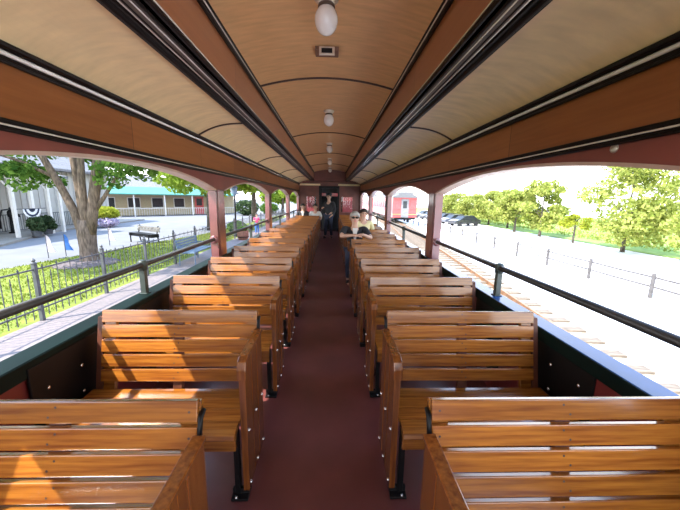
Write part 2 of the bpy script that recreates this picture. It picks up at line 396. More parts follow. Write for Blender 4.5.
for k in range(-1, 5):
    y = 3.56 + 2.77 * k
    if y > Y1 - 0.2: continue
    m = MB(); pts = []
    for i in range(19):
        x = -UX + 0.02 + 2 * (UX - 0.02) * i / 18; pts.append((XC + x, y, UZ + 0.105 * (1 - (x / UX) ** 2) - 0.002))
    m.tube(pts, 0.014, 6); trim(m, BATT)

# end wall with doorway and two windows
def hole_wall(m, xs, zs, solid, y0, y1):
    for i in range(len(xs) - 1):
        for j in range(len(zs) - 1):
            if solid(i, j): m.box(xs[i], xs[i + 1], y0, y1, zs[j], zs[j + 1])
DX0, DX1 = -0.50, 0.34
m = MB()
xs = [XC - HW - 0.1, -1.16, -0.68, DX0, DX1, 0.50, 1.04, XC + HW + 0.1]; zs = [0, 0.93, 1.66, 2.08, 2.30]
hole_wall(m, xs, zs, lambda i, j: not ((i == 3 and j < 3) or (i in (1, 5) and j == 1)), Y1 - 0.02, Y1 + 0.05)
wend = struct(m.build('wall_end', ENDW))
m = MB(); m.prism([(XC - HW - 0.1, 2.30), (XC + HW + 0.1, 2.30), (XC + CLX, 2.46), (XC + UX, 2.9), (XC, 2.92), (XC - UX, 2.9), (XC - CLX, 2.46)], 1, Y1 - 0.02, Y1 + 0.05)
m.build('bulkhead', ENDW, wend)
m = MB(); m.prism([(XC - UX, 2.36), (XC + UX, 2.36), (XC + UX, 2.9), (XC - UX, 2.9)], 1, Y1 - 0.5, Y1 - 0.02); m.build('bulkhead_board', ENDW, wend)
m = MB(); m.box(XC - HW, DX0, Y1 - 0.04, Y1 - 0.02, 2.17, 2.25); m.box(DX1, XC + HW, Y1 - 0.04, Y1 - 0.02, 2.17, 2.25); m.build('pale_rail', CREAM, wend)
m = MB(); m.box(XC - 0.8, XC + 0.8, Y1 + 0.05, Y1 + 1.45, 2.22, 2.30); m.box(XC - 0.72, DX0 - 0.06, Y1 + 0.05, Y1 + 1.40, -0.1, 2.22); m.box(DX1 + 0.06, XC + 0.62, Y1 + 0.05, Y1 + 1.40, -0.1, 2.22); m.build('doorway_shade_hood', BLACK, wend)  # added hood and side screens that darken the doorway
m = MB(); m.box(XC - 0.8, XC + 0.8, Y1 + 0.1, Y1 + 1.45, -0.14, -0.02); m.build('platform', BLACK, wend)
for i, (xa, xb) in enumerate(((-1.16, -0.68), (0.50, 1.04))):
    m = MB(); t = 0.035
    for a in ((xa - t, xa + 0.01, 0.90, 1.70), (xb - 0.01, xb + t, 0.90, 1.70)): m.box(a[0], a[1], Y1 - 0.05, Y1 + 0.06, a[2], a[3])
    m.box(xa, xb, Y1 - 0.05, Y1 + 0.06, 0.90, 0.94); m.box(xa, xb, Y1 - 0.05, Y1 + 0.06, 1.65, 1.70)
    w = struct(m.build('window_%d' % (i + 1), ENDW, bevel=0.003))
    m = MB(); m.box(xa, xb, Y1 + 0.012, Y1 + 0.018, 0.94, 1.65); m.build('pane', GLASS, w)
m = MB()
m.box(DX0 - 0.06, DX0 + 0.01, Y1 - 0.05, Y1 + 0.07, 0, 2.15); m.box(DX1 - 0.01, DX1 + 0.06, Y1 - 0.05, Y1 + 0.07, 0, 2.15); m.box(DX0, DX1, Y1 - 0.05, Y1 + 0.07, 2.07, 2.15)
dr = struct(m.build('door_1', BLACK, bevel=0.003))
m = MB(); m.box(DX0 + 0.01, DX0 + 0.05, Y1 + 0.1, Y1 + 0.85, 0.02, 2.05); m.build('open_leaf', BLACK, dr)

# ------------------------------------------------------------------ ceiling globes and vent
def ceil_z(x): return UZ + 0.105 * (1 - ((x - XC) / UX) ** 2)
proto = None
words_ = ['nearest', 'second', 'third', 'fourth', 'fifth']
for i, y in enumerate((2.23, 4.82, 7.55, 10.35, 13.2)):
    lab = 'white glass globe lamp on the ceiling, %s' % ('right above the brown ceiling vent' if i == 0 else words_[i] + ' of the row going down the car')
    if proto is None:
        g = thing('ceiling_lamp', (XC + 0.01, y, ceil_z(XC)), lab, 'lamp', 'globe lamps along the ceiling')
        m = MB(); m.lathe([(0.075, 0.004), (0.078, -0.012), (0.060, -0.030), (0.050, -0.045)], 20); m.build('canopy_base', BRASS, g, True)
        m = MB(); m.lathe([(0.052, -0.042), (0.056, -0.060), (0.048, -0.066)], 20); m.build('collar', TRIMM, g, True)
        m = MB(); pr = [(0.045, -0.058)] + [(0.074 * math.sin(t), -0.14 - 0.094 * math.cos(t) * -1 * -1 if False else -0.128 + 0.088 * math.cos(t)) for t in [math.pi * (0.18 + 0.82 * k / 12) for k in range(12)]] + [(0.001, -0.217)]
        m.lathe(pr, 24); m.build('globe', GLOBE, g, True)
        proto = g
    else:
        g = copy_tree(proto); g.location = (XC + 0.01, y, ceil_z(XC)); g['label'] = lab
v = thing('ceiling_vent', (XC + 0.005, 2.94, ceil_z(XC)), 'small brown ceiling vent box with a dark slot, just beyond the nearest globe', 'vent')
m = MB(); m.box(-0.10, 0.10, -0.07, 0.07, -0.03, 0.0); m.build('housing', VENTB, v, bevel=0.004)
m = MB(); m.box(-0.065, 0.065, -0.095, -0.068, -0.075, -0.012); m.build('front_frame', BRASS, v, bevel=0.003)
m = MB(); m.box(-0.045, 0.045, -0.098, -0.094, -0.062, -0.026); m.build('slot', BLACK, v)
g = thing('ceiling_fixture', (XC + HW - 0.03, 1.9, 1.885), 'small grey round button fixed under the right header board', 'fixture')
m = MB(); m.lathe([(0.022, 0.0), (0.02, -0.01), (0.01, -0.014)], 14); m.build('cap', BRASS, g, True)
g.location = (XC + HW + 0.002, 1.55, 1.86); g.rotation_euler.y = math.pi / 2

# ------------------------------------------------------------------ hand rails over the sills
def handrail(sg, a, b, label):
    x = XC + sg * (HW + WT - 0.045)
    t = thing('handrail', (x, (a + b) / 2, ZS), label, 'handrail', 'hand rails over the window sills')
    h = (b - a) / 2
    m = MB(); m.tube([(0, -h, 0.245), (0, h, 0.245)], 0.024, 12); m.build('rail_bar', RAILM, t, True)
    m = MB(); m.box(-0.022, 0.022, -0.022, 0.022, 0, 0.235); m.box(-0.032, 0.032, -0.032, 0.032, 0, 0.008); m.build('post', RAILP, t, bevel=0.003)
    m = MB(); m.lathe([(0.034, 0.20), (0.036, 0.262), (0.030, 0.278), (0.012, 0.286)], 12); m.build('finial', RAILP, t, True)
for sg, sn in ((-1, 'left'), (1, 'right')):
    names = ['in the nearest opening', 'in the second opening', 'in the third opening', 'in the opening by the end wall']
    for k in range(4):
        handrail(sg, POSTS[k + 1][1], POSTS[k + 2][0], 'dark hand rail on the %s sill, %s' % (sn, names[k]))
    handrail(sg, POSTS[0][1], POSTS[1][0], 'dark metal hand rail on the %s sill beside the camera' % sn)

# ------------------------------------------------------------------ slatted benches
def make_bench(s):
    """s=+1: aisle end at +x (left of the aisle); origin on the floor below the top of the back"""
    t = bpy.data.objects.new('slatted_bench', None); COL.objects.link(t)
    def X(a, b): return (min(s * a, s * b), max(s * a, s * b))
    til = math.atan(0.2)
    m = MB()
    for i in range(5):
        z = 0.865 - 0.0885 * i; yc = (z - 0.9) * 0.2
        M = Matrix.Translation((0, yc, z)) @ Matrix.Rotation(-til, 4, 'X')
        a, b = X(-0.452, 0.488); m.box(a, b, -0.012, 0.012, -0.0375, 0.0375, 0, M)
    bk = m.build('backrest', WOOD, t, bevel=0.004)
    m = MB()
    for i in range(5):
        z = 0.865 - 0.0885 * i; yc = (z - 0.9) * 0.2
        for dx, dz in ((0.012, 0.018), (-0.012, -0.015), (0.46, 0.0)):
            M = Matrix.Translation((s * dx, yc + dz * 0.2, z + dz)) @ Matrix.Rotation(math.pi / 2 - til, 4, 'X')
            vs = [M @ Vector((0.0045 * math.cos(q * math.pi / 4), 0.0045 * math.sin(q * math.pi / 4), 0.0125)) for q in range(8)]
            m.add(vs, [tuple(range(8))])
    m.build('peg', PEG, bk)
    for xb in (-0.415, 0.0, 0.455):
        m = MB(); M = Matrix.Translation((0, -0.05, 0.66)) @ Matrix.Rotation(-til, 4, 'X')
        w = 0.028 if xb == 0 else 0.034
        m.box(s * xb - w, s * xb + w, 0.012, 0.04, -0.26, 0.235, 0, M); m.build('back_brace', WOODD if xb == 0 else WOOD, t, bevel=0.003)
    m = MB()
    for i in range(4):
        y1_ = -0.105 - 0.102 * i; z = 0.435 + 0.006 * i
        a, b = X(-0.49, 0.475)
        if i < 3: m.box(a, b, y1_ - 0.092, y1_, z - 0.022, z)
        else: m.prism([(y1_, z), (y1_ - 0.06, z - 0.002), (y1_ - 0.088, z - 0.016), (y1_ - 0.094, z - 0.04), (y1_ - 0.085, z - 0.05), (y1_, z - 0.022)], 0, a, b)
    m.build('seat', WOOD, t, bevel=0.003)
    m = MB(); a, b = X(-0.49, 0.47); m.box(a, b, -0.475, -0.452, 0.325, 0.398); m.build('seat_rail', WOOD, t, bevel=0.003)
    for xb in (-0.40, 0.0, 0.40):
        m = MB(); m.box(s * xb - 0.02, s * xb + 0.02, -0.452, -0.06, 0.34, 0.409); m.build('seat_support', WOODD, t, bevel=0.003)
    # solid end board on the aisle
    m = MB(); a, b = X(0.487, 0.520)
    prof = [(-0.065, 0.045), (-0.058, 0.79), (-0.385, 0.79), (-0.415, 0.775), (-0.43, 0.74), (-0.43, 0.045)]
    m.prism(prof, 0, a, b)
    for yy in (-0.30, -0.18):                                   # shallow fillets between its boards
        q, r = X(0.5195, 0.5225); m.box(q, r, yy - 0.006, yy + 0.006, 0.06, 0.77)
    ep = m.build('end_panel', WOODY, t, bevel=0.004)
    m = MB(); a, b = X(0.481, 0.526); m.prism([(-0.05, 0.785), (-0.05, 0.805), (-0.39, 0.805), (-0.424, 0.79), (-0.442, 0.75), (-0.442, 0.70), (-0.428, 0.70), (-0.428, 0.745), (-0.41, 0.775), (-0.385, 0.785)], 0, a, b)
    m.build('arm_cap', WOODY, t, bevel=0.004)
    for z in (0.385, 0.065):
        for yy in (-0.09, -0.235, -0.395):
            m = MB(); m.ball((s * 0.521, yy, z), 0.010, 8, 6, (0.7, 1, 1)); m.build('bolt', CHROME, ep, True)
    # iron work
    m = MB(); a, b = X(0.440, 0.470); m.box(a, b, -0.425, -0.395, 0.0, 0.41); m.build('iron_leg', BLACK, t, bevel=0.003)
    m = MB(); a, b = X(0.425, 0.515); m.prism([(-0.455, 0), (-0.37, 0), (-0.37, 0.014), (-0.40, 0.02), (-0.40, 0.046), (-0.42, 0.046), (-0.42, 0.02), (-0.455, 0.014)], 0, a, b)
    r_ = MB(); c_, d_ = X(0.425, 0.50); r_.box(c_, d_, -0.12, -0.06, 0, 0.046); r_.build('iron_foot', BLACK, t, bevel=0.003)
    ft = m.build('iron_foot', BLACK, t, bevel=0.003)
    m = MB(); m.ball((s * 0.45, -0.445, 0.016), 0.009, 8, 6); m.build('bolt', CHROME, ft, True)
    m = MB(); a, b = X(0.489, 0.499); m.tube([(s * 0.496, 0.012, 0.855), (s * 0.498, -0.02, 0.845), (s * 0.498, -0.045, 0.77)], 0.009, 8); m.build('iron_strap', BLACK, t, True)
    # wall end
    m = MB(); a, b = X(-0.545, -0.528); m.box(a, b, -0.43, 0.03, 0.16, 0.752); wp = m.build('wall_plate', BLACK, t, bevel=0.004)
    for yy, z in ((-0.12, 0.60), (-0.13, 0.44), (-0.34, 0.60), (-0.36, 0.30)):
        m = MB(); m.ball((s * -0.527, yy, z), 0.011, 8, 6, (0.6, 1, 1)); m.build('bolt', CHROME, wp, True)
    m = MB(); a, b = X(-0.488, -0.453); m.prism([(-0.12, 0.30), (-0.005, 0.86), (0.035, 0.86), (-0.06, 0.30)], 0, a, b); m.build('wall_upright', WOODD, t, bevel=0.003)
    m = MB(); a, b = X(-0.530, -0.47); m.box(a, b, -0.46, -0.06, 0.33, 0.405); m.build('wall_bearer', WOODD, t, bevel=0.003)
    return t
ordn = ['nearest the camera', 'second from the camera', 'third from the camera', 'fourth from the camera', 'fifth from the camera', 'sixth from the camera', 'seventh from the camera',
        'eighth from the camera', 'ninth from the camera', 'tenth from the camera', 'eleventh from the camera', 'twelfth from the camera', 'thirteenth from the camera', 'next to last before the end wall', 'last before the end wall']
BY = [0.985 + 0.872 * i for i in range(15)]
for s, xx, sn in ((1, -0.940, 'left'), (-1, 0.852, 'right')):
    pb = make_bench(s)
    for i, y in enumerate(BY):
        t = pb if i == 0 else copy_tree(pb)
        t.location = (xx, y, 0)
        tag(t, 'varnished slatted wooden bench %s of the aisle, %s' % (sn, ordn[i]), 'bench', 'slatted benches %s of the aisle' % sn)
    if True:
        pass

# ------------------------------------------------------------------ people
def skin_mesh(name, verts, edges, m, root=0, sub=2):
    me = bpy.data.meshes.new(name + '_cage'); me.from_pydata([v[:3] for v in verts], edges, []); me.update()
    o = bpy.data.objects.new(name + '_cage', me); COL.objects.link(o)
    sk = o.modifiers.new('s', 'SKIN'); sk.use_smooth_shade = True
    for i, v in enumerate(verts):
        r = v[3] if len(v) == 4 else v[3:5]
        o.data.skin_vertices[0].data[i].radius = (r, r) if not isinstance(r, (tuple, list)) else tuple(r)
        o.data.skin_vertices[0].data[i].use_root = (i == root)
    sb = o.modifiers.new('b', 'SUBSURF'); sb.levels = sub; sb.render_levels = sub
    dg = bpy.context.evaluated_depsgraph_get(); dg.update()
    out = bpy.data.meshes.new_from_object(o.evaluated_get(dg)); out.name = name
    bpy.data.objects.remove(o); bpy.data.meshes.remove(me)
    out.materials.clear(); out.materials.append(m); out.shade_smooth()
    return out
def lerp(a, b, t): return tuple(a[i] + (b[i] - a[i]) * t for i in range(3))
def person(name, loc, rz, J, label, top, legs, hair, sleeve=1.0, glasses=False, cap=None, shoe=None, shirt=None, scale=1.0, group=None):
    """J: joints in metres, facing -y: pelvis, chest, neck, head, L/R shoulder, elbow, wrist, hand direction, hip, knee, ankle, toe"""
    root = thing(name, loc, label, 'person', group, rz); root.scale = (scale,) * 3
    V = []; E = []
    def add(p, r, par=None):
        V.append((p[0], p[1], p[2], r)); i = len(V) - 1
        if par is not None: E.append((par, i))
        return i
    pel = add(J['pelvis'], 0.125); wa = add(lerp(J['pelvis'], J['chest'], 0.5), 0.115, pel); ch = add(J['chest'], 0.135, wa)
    nk = add(J['neck'], 0.055, ch); h0 = add(lerp(J['neck'], J['head'], 0.45), 0.06, nk); h1 = add(J['head'], 0.085, h0)
    add((J['head'][0], J['head'][1] + 0.01, J['head'][2] + 0.07), 0.070, h1)
    for sd in 'LR':
        S, El, W, H = J['sho' + sd], J['elb' + sd], J['wri' + sd], J['han' + sd]
        a = add(S, 0.058, ch); b = add(lerp(S, El, 0.5), 0.048, a); c = add(El, 0.040, b); d = add(lerp(El, W, 0.5), 0.036, c); e = add(W, 0.026, d)
        Wv, Hv = Vector(W), Vector(H); d_ = (Hv - Wv).normalized()
        sidev = d_.cross(Vector((0, 0, 1)) if abs(d_.z) < 0.9 else Vector((0, 1, 0))).normalized(); palm = add(Wv + d_ * 0.055, 0.026, e)
        nrm = sidev.cross(d_)
        for q, (off, ln) in enumerate(((-0.030, 0.07), (-0.010, 0.085), (0.010, 0.08), (0.030, 0.06))):
            p1 = Wv + d_ * 0.09 + sidev * off; p2 = p1 + d_ * ln * 0.5; p3 = p2 + d_ * ln * 0.4 - nrm * ln * 0.3
            i1 = add(p1, 0.010, palm); i2 = add(p2, 0.009, i1); add(p3, 0.007, i2)
        tb = Wv + d_ * 0.035 + sidev * -0.040; i1 = add(tb, 0.011, palm); add(tb + d_ * 0.04 - sidev * 0.018, 0.008, i1)
        hp, kn, an, to = J['hip' + sd], J['kne' + sd], J['ank' + sd], J['toe' + sd]
        a = add(hp, 0.085, pel); b = add(lerp(hp, kn, 0.5), 0.072, a); c = add(kn, 0.055, b); d = add(lerp(kn, an, 0.4), 0.050, c); e = add(an, 0.036, d); add(to, 0.032, e)
    o = bpy.data.objects.new('body', skin_mesh('body', V, E, SKIN)); COL.objects.link(o); o.parent = root
    # clothes
    def cloth(nm, pts, mt, edges):
        c = bpy.data.objects.new(nm, skin_mesh(nm, pts, edges, mt)); COL.objects.link(c); c.parent = root
    P = [(*lerp(J['pelvis'], J['chest'], -0.05), 0.145), (*lerp(J['pelvis'], J['chest'], 0.5), 0.138), (*J['chest'], 0.155), (*lerp(J['chest'], J['neck'], 0.7), 0.085)]
    Ed = [(0, 1), (1, 2), (2, 3)]
    for sd in 'LR':
        S, El, W = J['sho' + sd], J['elb' + sd], J['wri' + sd]; n = len(P)
        P += [(*S, 0.075), (*lerp(S, El, 0.5), 0.064)]; Ed += [(2, n), (n, n + 1)]
        if sleeve > 0.6: P += [(*El, 0.055), (*lerp(El, W, 0.5), 0.048), (*lerp(El, W, 0.92), 0.040)]; Ed += [(n + 1, n + 2), (n + 2, n + 3), (n + 3, n + 4)]
        else: P += [(*lerp(S, El, 0.85), 0.056)]; Ed += [(n + 1, n + 2)]
    cloth('jacket' if sleeve > 0.6 else 'shirt', P, top, Ed)
    P = [(*J['pelvis'], 0.142)]; Ed = []
    for sd in 'LR':
        hp, kn, an = J['hip' + sd], J['kne' + sd], J['ank' + sd]; n = len(P)
        P += [(*hp, 0.098), (*lerp(hp, kn, 0.5), 0.086), (*kn, 0.070), (*lerp(kn, an, 0.5), 0.062), (*lerp(kn, an, 0.93), 0.056)]
        Ed += [(0, n), (n, n + 1), (n + 1, n + 2), (n + 2, n + 3), (n + 3, n + 4)]
    cloth('trousers', P, legs, Ed)
    for sd in 'LR':
        an, to = J['ank' + sd], J['toe' + sd]
        cloth('shoe', [(an[0], an[1] + 0.03, an[2] - 0.03, 0.045), (*lerp(an, to, 0.5), 0.045), (*to, 0.040)], shoe or BLACK, [(0, 1), (1, 2)])
    hx, hy, hz = J['head']
    m = MB(); m.ball((hx, hy + 0.022, hz + 0.035), 0.108, 14, 10, (0.93, 1.0, 1.0)); 
    m.v = [(x, max(y, hy - 0.075 + max(0, (hz + 0.075 - z)) * 1.3), z) for x, y, z in m.v]
    m.build('hair', hair, root, True)
    for dx in (-0.034, 0.034):
        m = MB(); m.ball((hx + dx, hy - 0.082, hz + 0.022), 0.012, 8, 6); m.build('eye', EYE, root, True)
        m = MB(); m.ball((hx + dx * 2.75, hy + 0.005, hz + 0.005), 0.028, 8, 6, (0.4, 0.8, 1)); m.build('ear', SKIN, root, True)
    m = MB(); m.tube([(hx, hy - 0.085, hz + 0.02), (hx, hy - 0.108, hz - 0.015)], [0.008, 0.015], 8); m.build('nose', SKIN, root, True)
    m = MB(); m.ball((hx, hy - 0.083, hz - 0.045), 0.02, 8, 6, (1.1, 0.4, 0.3)); m.build('mouth', PINKC, root, True)
    if glasses:
        m = MB()
        for dx in (-0.036, 0.036): m.ball((hx + dx, hy - 0.095, hz + 0.02), 0.03, 10, 6, (1, 0.35, 0.75))
        m.tube([(hx - 0.09, hy, hz + 0.03), (hx - 0.07, hy - 0.09, hz + 0.03), (hx + 0.07, hy - 0.09, hz + 0.03), (hx + 0.09, hy, hz + 0.03)], 0.005, 6)
        m.build('sunglasses', BLACK, root, True)
    if cap:
        m = MB(); m.lathe([(0.112, 0.0), (0.118, 0.05), (0.10, 0.085), (0.01, 0.095)], 16, (hx, hy + 0.01, hz + 0.065))
        m.prism([(hx - 0.09, hy - 0.07), (hx - 0.07, hy - 0.17), (hx, hy - 0.195), (hx + 0.07, hy - 0.17), (hx + 0.09, hy - 0.07)], 2, hz + 0.064, hz + 0.074)
        m.build('cap', cap, root, False)
    if shirt:
        c = J['chest']; m = MB(); m.prism([(c[0] - 0.05, c[2] + 0.16), (c[0] + 0.05, c[2] + 0.16), (c[0] + 0.012, c[2] - 0.10), (c[0] - 0.012, c[2] - 0.10)], 1, c[1] - 0.158, c[1] - 0.10); m.build('shirt_front', shirt, root)
    return root
STAND = dict(pelvis=(0, 0, 0.93), chest=(0, 0.01, 1.28), neck=(0, 0.0, 1.50), head=(0, -0.02, 1.64), shoL=(0.19, 0.01, 1.42), elbL=(0.25, 0.05, 1.14), wriL=(0.20, -0.10, 0.94), hanL=(0.15, -0.18, 0.88),
             shoR=(-0.19, 0.01, 1.42), elbR=(-0.27, 0.02, 1.15), wriR=(-0.20, -0.20, 1.20), hanR=(-0.12, -0.26, 1.24),
             hipL=(0.095, 0, 0.88), kneL=(0.10, -0.03, 0.48), ankL=(0.11, 0.04, 0.085), toeL=(0.13, -0.12, 0.04), hipR=(-0.095, 0, 0.88), kneR=(-0.12, -0.06, 0.48), ankR=(-0.12, -0.06, 0.085), toeR=(-0.15, -0.21, 0.04))
def sit(arms):
    d = dict(pelvis=(0, -0.20, 0.56), chest=(0, -0.16, 0.88), neck=(0, -0.17, 1.09), head=(0, -0.20, 1.22), shoL=(0.19, -0.16, 1.02), shoR=(-0.19, -0.16, 1.02),
             hipL=(0.10, -0.24, 0.53), kneL=(0.13, -0.60, 0.53), ankL=(0.13, -0.56, 0.09), toeL=(0.14, -0.70, 0.04), hipR=(-0.10, -0.24, 0.53), kneR=(-0.13, -0.60, 0.53), ankR=(-0.13, -0.56, 0.09), toeR=(-0.14, -0.70, 0.04))
    d.update(arms); return d
LAP = dict(elbL=(0.25, -0.20, 0.76), wriL=(0.14, -0.42, 0.66), hanL=(0.08, -0.50, 0.65), elbR=(-0.25, -0.20, 0.76), wriR=(-0.14, -0.42, 0.66), hanR=(-0.08, -0.50, 0.65))
ONRAIL = dict(elbL=(0.30, -0.40, 0.86), wriL=(0.12, -0.62, 0.955), hanL=(0.02, -0.66, 0.955), elbR=(-0.27, -0.45, 0.90), wriR=(-0.05, -0.72, 0.955), hanR=(0.06, -0.80, 0.95))
person('person', (-0.07, 12.35, 0), -0.5, STAND, 'person in dark jacket and trousers standing in the aisle before the end door', DARKC, NAVY, HAIRD, cap=DARKC)
person('person', (0.47, BY[6] - 0.02, 0), 0, sit(ONRAIL), 'seated person in dark shirt and sunglasses leaning on the bench in front', DARKC, NAVY, HAIRG, sleeve=0.3, glasses=True, shirt=WHITEC)
person('person', (0.83, BY[8], 0), 0, sit(LAP), 'seated person with dark hair and pale yellow shirt behind the one in sunglasses', YELC, NAVY, HAIRD, sleeve=0.3)
person('person', (-0.64, BY[14] - 0.02, 0), 0, sit(LAP), 'seated person in white shirt beside the aisle under the left end window', WHITEC, NAVY, HAIRD, sleeve=0.3)
person('person', (-1.15, BY[14] - 0.02, 0), 0, sit(LAP), 'seated person in black jacket by the left wall under the end window', DARKC, NAVY, HAIRD, shirt=WHITEC)
person('person', (-4.55, 19.3, -0.68), 0.6, STAND, 'person in pink shirt standing outdoors beyond the iron fence, past the wooden barrel', PINKC, BLUEC, HAIRD, sleeve=0.3, scale=0.72)

# ------------------------------------------------------------------ ground
def slab(name, pts, z, m, kind='structure', depth=0.3):
    b = MB(); b.prism(pts, 2, z - depth, z); o = b.build(name, m); o['kind'] = kind; return o
slab('ground', [(-120, -60), (120, -60), (120, 260), (-120, 260)], -1.9, GRAVEL)
slab('gravel_yard_ground', [(1.9, -60), (119, -60), (119, 250), (1.9, 250)], -1.5, GRAVEL, depth=0.35)
slab('street_ground', [(-80, -60), (-1.9, -60), (-1.9, 250), (-80, 250)], -0.74, ASPH, depth=1.1)
slab('brick_walk_ground', [(-5.32, -40), (-1.95, -40), (-1.95, 60), (-5.32, 60)], -0.70, BRICKW, depth=0.03)
slab('lawn_ground', [(-10.3, -40), (-5.32, -40), (-5.32, 40), (-6.8, 40), (-7.7, 19.2), (-9.0, 14.0), (-9.7, 11.2), (-10.0, 9.4)], -0.70, GRASS, depth=0.03)
slab('porch_paving_ground', [(-40, 5), (-14.6, 5), (-14.5, 14), (-15.9, 17), (-17.2, 20.5), (-17.6, 30), (-40, 30)], -0.64, PAVE, depth=0.1)
slab('field_ground', [(19.6, -30), (52, -30), (52, 120), (19.6, 120)], -1.46, FIELD, depth=0.03)
b = MB(); b.lathe([(0.95, 0.0), (0.85, 0.05), (0.3, 0.09)], 28); o = b.build('mulch_bed', MULCH, None, True, loc=(-8.2, 10.5, -0.705)); tag(o, 'dark mulch ring around the foot of the multi-stemmed tree', 'mulch', kind='stuff')

# grass blades on the lawn
rng = np.random.default_rng(3)
def quads(name, cen, size, m, parent=None, up=0.0, aspect=1.0):
    n = len(cen); cen = np.asarray(cen)
    d = rng.normal(size=(n, 3)); d /= np.linalg.norm(d, axis=1)[:, None]
    e = rng.normal(size=(n, 3)); e -= (e * d).sum(1)[:, None] * d; e /= np.linalg.norm(e, axis=1)[:, None]
    if up: d = d * (1 - up) + np.array([0, 0, 1.0]) * up
    s = (size * rng.uniform(0.6, 1.3, n))[:, None]
    v = np.stack([cen - d * s * aspect, cen + e * s * 0.55, cen + d * s * aspect, cen - e * s * 0.55], 1).reshape(-1, 3)
    me = bpy.data.meshes.new(name); me.vertices.add(4 * n); me.vertices.foreach_set('co', v.ravel())
    me.loops.add(4 * n); me.loops.foreach_set('vertex_index', np.arange(4 * n)); me.polygons.add(n)
    me.polygons.foreach_set('loop_start', np.arange(n) * 4); me.polygons.foreach_set('loop_total', np.full(n, 4)); me.materials.append(m); me.update(calc_edges=True)
    o = bpy.data.objects.new(name, me); COL.objects.link(o)
    if parent: o.parent = parent
    return o
n = 26000; yy = rng.uniform(3, 24, n); lim = np.interp(yy, [3, 9.4, 11.2, 14, 19.2, 24], [-10.1, -10.0, -9.7, -9.0, -7.7, -7.4]); xx = lim + (-5.45 - lim) * rng.uniform(0, 1, n)
GRASSL = leafmat('grass_blade', (0.13, 0.18, 0.022), (0.32, 0.35, 0.07), 0.3)
o = quads('grass', np.stack([xx, yy, np.full(n, -0.675)], 1), 0.035, GRASSL, up=0.7, aspect=1.0); tag(o, 'short bright grass of the lawn behind the iron fence', 'grass', kind='stuff')
n = 12000; xx = 21.5 + rng.uniform(0, 1, n) ** 1.5 * 25; yy = rng.uniform(5, 60, n)
o = quads('field_crop', np.stack([xx, yy, -1.38 + rng.uniform(-0.05, 0.18, n)], 1), 0.14, LEAF3, up=0.4); tag(o, 'pale green crop standing in the field behind the row of trees', 'crop', kind='stuff')

# ------------------------------------------------------------------ trees
def clumps(cs, n):
    """cs: list of (centre, radii); points on their outer shells"""
    w = np.array([c[1][0] * c[1][1] for c in cs]); w /= w.sum(); k = rng.choice(len(cs), n, p=w)
    d = rng.normal(size=(n, 3)); d /= np.linalg.norm(d, axis=1)[:, None]; r = rng.uniform(0.25, 1, n) ** 0.5
    return np.array([cs[i][0] for i in k]) + d * r[:, None] * np.array([cs[i][1] for i in k])
def crown(rx, z0, z1, nc, rc, taper=0.6):
    out = []
    for _ in range(nc):
        t = random.random(); z = z0 + (z1 - z0) * t; w = rx * math.sqrt(max(0.05, 1 - (2 * t - 1 + 0.25) ** 2 * taper)); a = random.uniform(0, 2 * math.pi); r = w * random.uniform(0.45, 1.0)
        q = rc * random.uniform(0.7, 1.25); out.append(((r * math.cos(a), r * math.sin(a), z), (q, q, q * 0.62)))
    return out
# the big multi-stemmed tree behind the iron fence
t = thing('shade_tree', (-8.25, 10.7, -0.70), 'big multi-stemmed shade tree with grey-brown trunk behind the iron fence', 'tree')
m = MB()
m.tube([(0, 0, -0.1), (0, 0, 0.12), (0.0, 0, 0.5), (0.0, 0, 1.0), (0.02, 0, 1.45)], [0.36, 0.28, 0.25, 0.27, 0.22], 14)
for pts, r in (([(-0.10, 0, 0.9), (-0.30, 0, 1.7), (-0.62, 0, 2.5), (-1.0, -0.05, 3.4), (-1.9, -0.3, 5.4)], [0.16, 0.13, 0.115, 0.10, 0.06]),
               ([(-0.06, 0.1, 1.0), (-0.12, 0.1, 1.8), (-0.17, 0.12, 2.6), (-0.24, 0.15, 3.5), (-0.6, 0.4, 5.6)], [0.15, 0.125, 0.11, 0.10, 0.06]),
               ([(0.03, -0.05, 1.0), (0.08, -0.08, 1.8), (0.13, -0.1, 2.6), (0.2, -0.1, 3.5), (0.35, -0.3, 5.8)], [0.15, 0.125, 0.11, 0.10, 0.06]),
               ([(0.12, 0, 1.0), (0.30, 0, 1.8), (0.45, 0.05, 2.6), (0.62, 0.1, 3.5), (1.1, 0.2, 5.6)], [0.18, 0.17, 0.165, 0.16, 0.07]),
               ([(0.36, 0, 1.75), (0.72, 0.05, 2.25), (1.05, 0.1, 2.75), (1.6, 0.2, 3.6)], [0.08, 0.06, 0.05, 0.03]),
               ([(-0.7, -0.05, 2.8), (-1.6, -0.2, 3.3), (-2.8, -0.4, 3.7)], [0.06, 0.045, 0.03]),
               ([(-0.3, 0, 1.9), (-0.9, 0.3, 2.5), (-1.6, 0.7, 3.0)], [0.05, 0.04, 0.025])):
    m.tube(pts, r, 10)
m.build('trunk', BARK, t, True)
cs = crown(3.9, 3.7, 7.6, 60, 0.8) + [((-2.3 + random.uniform(-1.3, 1.0), random.uniform(-1.2, 1.0), random.uniform(2.45, 3.6)), (0.42, 0.42, 0.24)) for _ in range(16)] \
   + [((1.5 + random.uniform(-0.5, 1.5), random.uniform(-0.6, 1.2), random.uniform(2.7, 3.7)), (0.5, 0.5, 0.32)) for _ in range(9)]
quads('foliage', clumps(cs, 24000), 0.095, LEAF1, t)
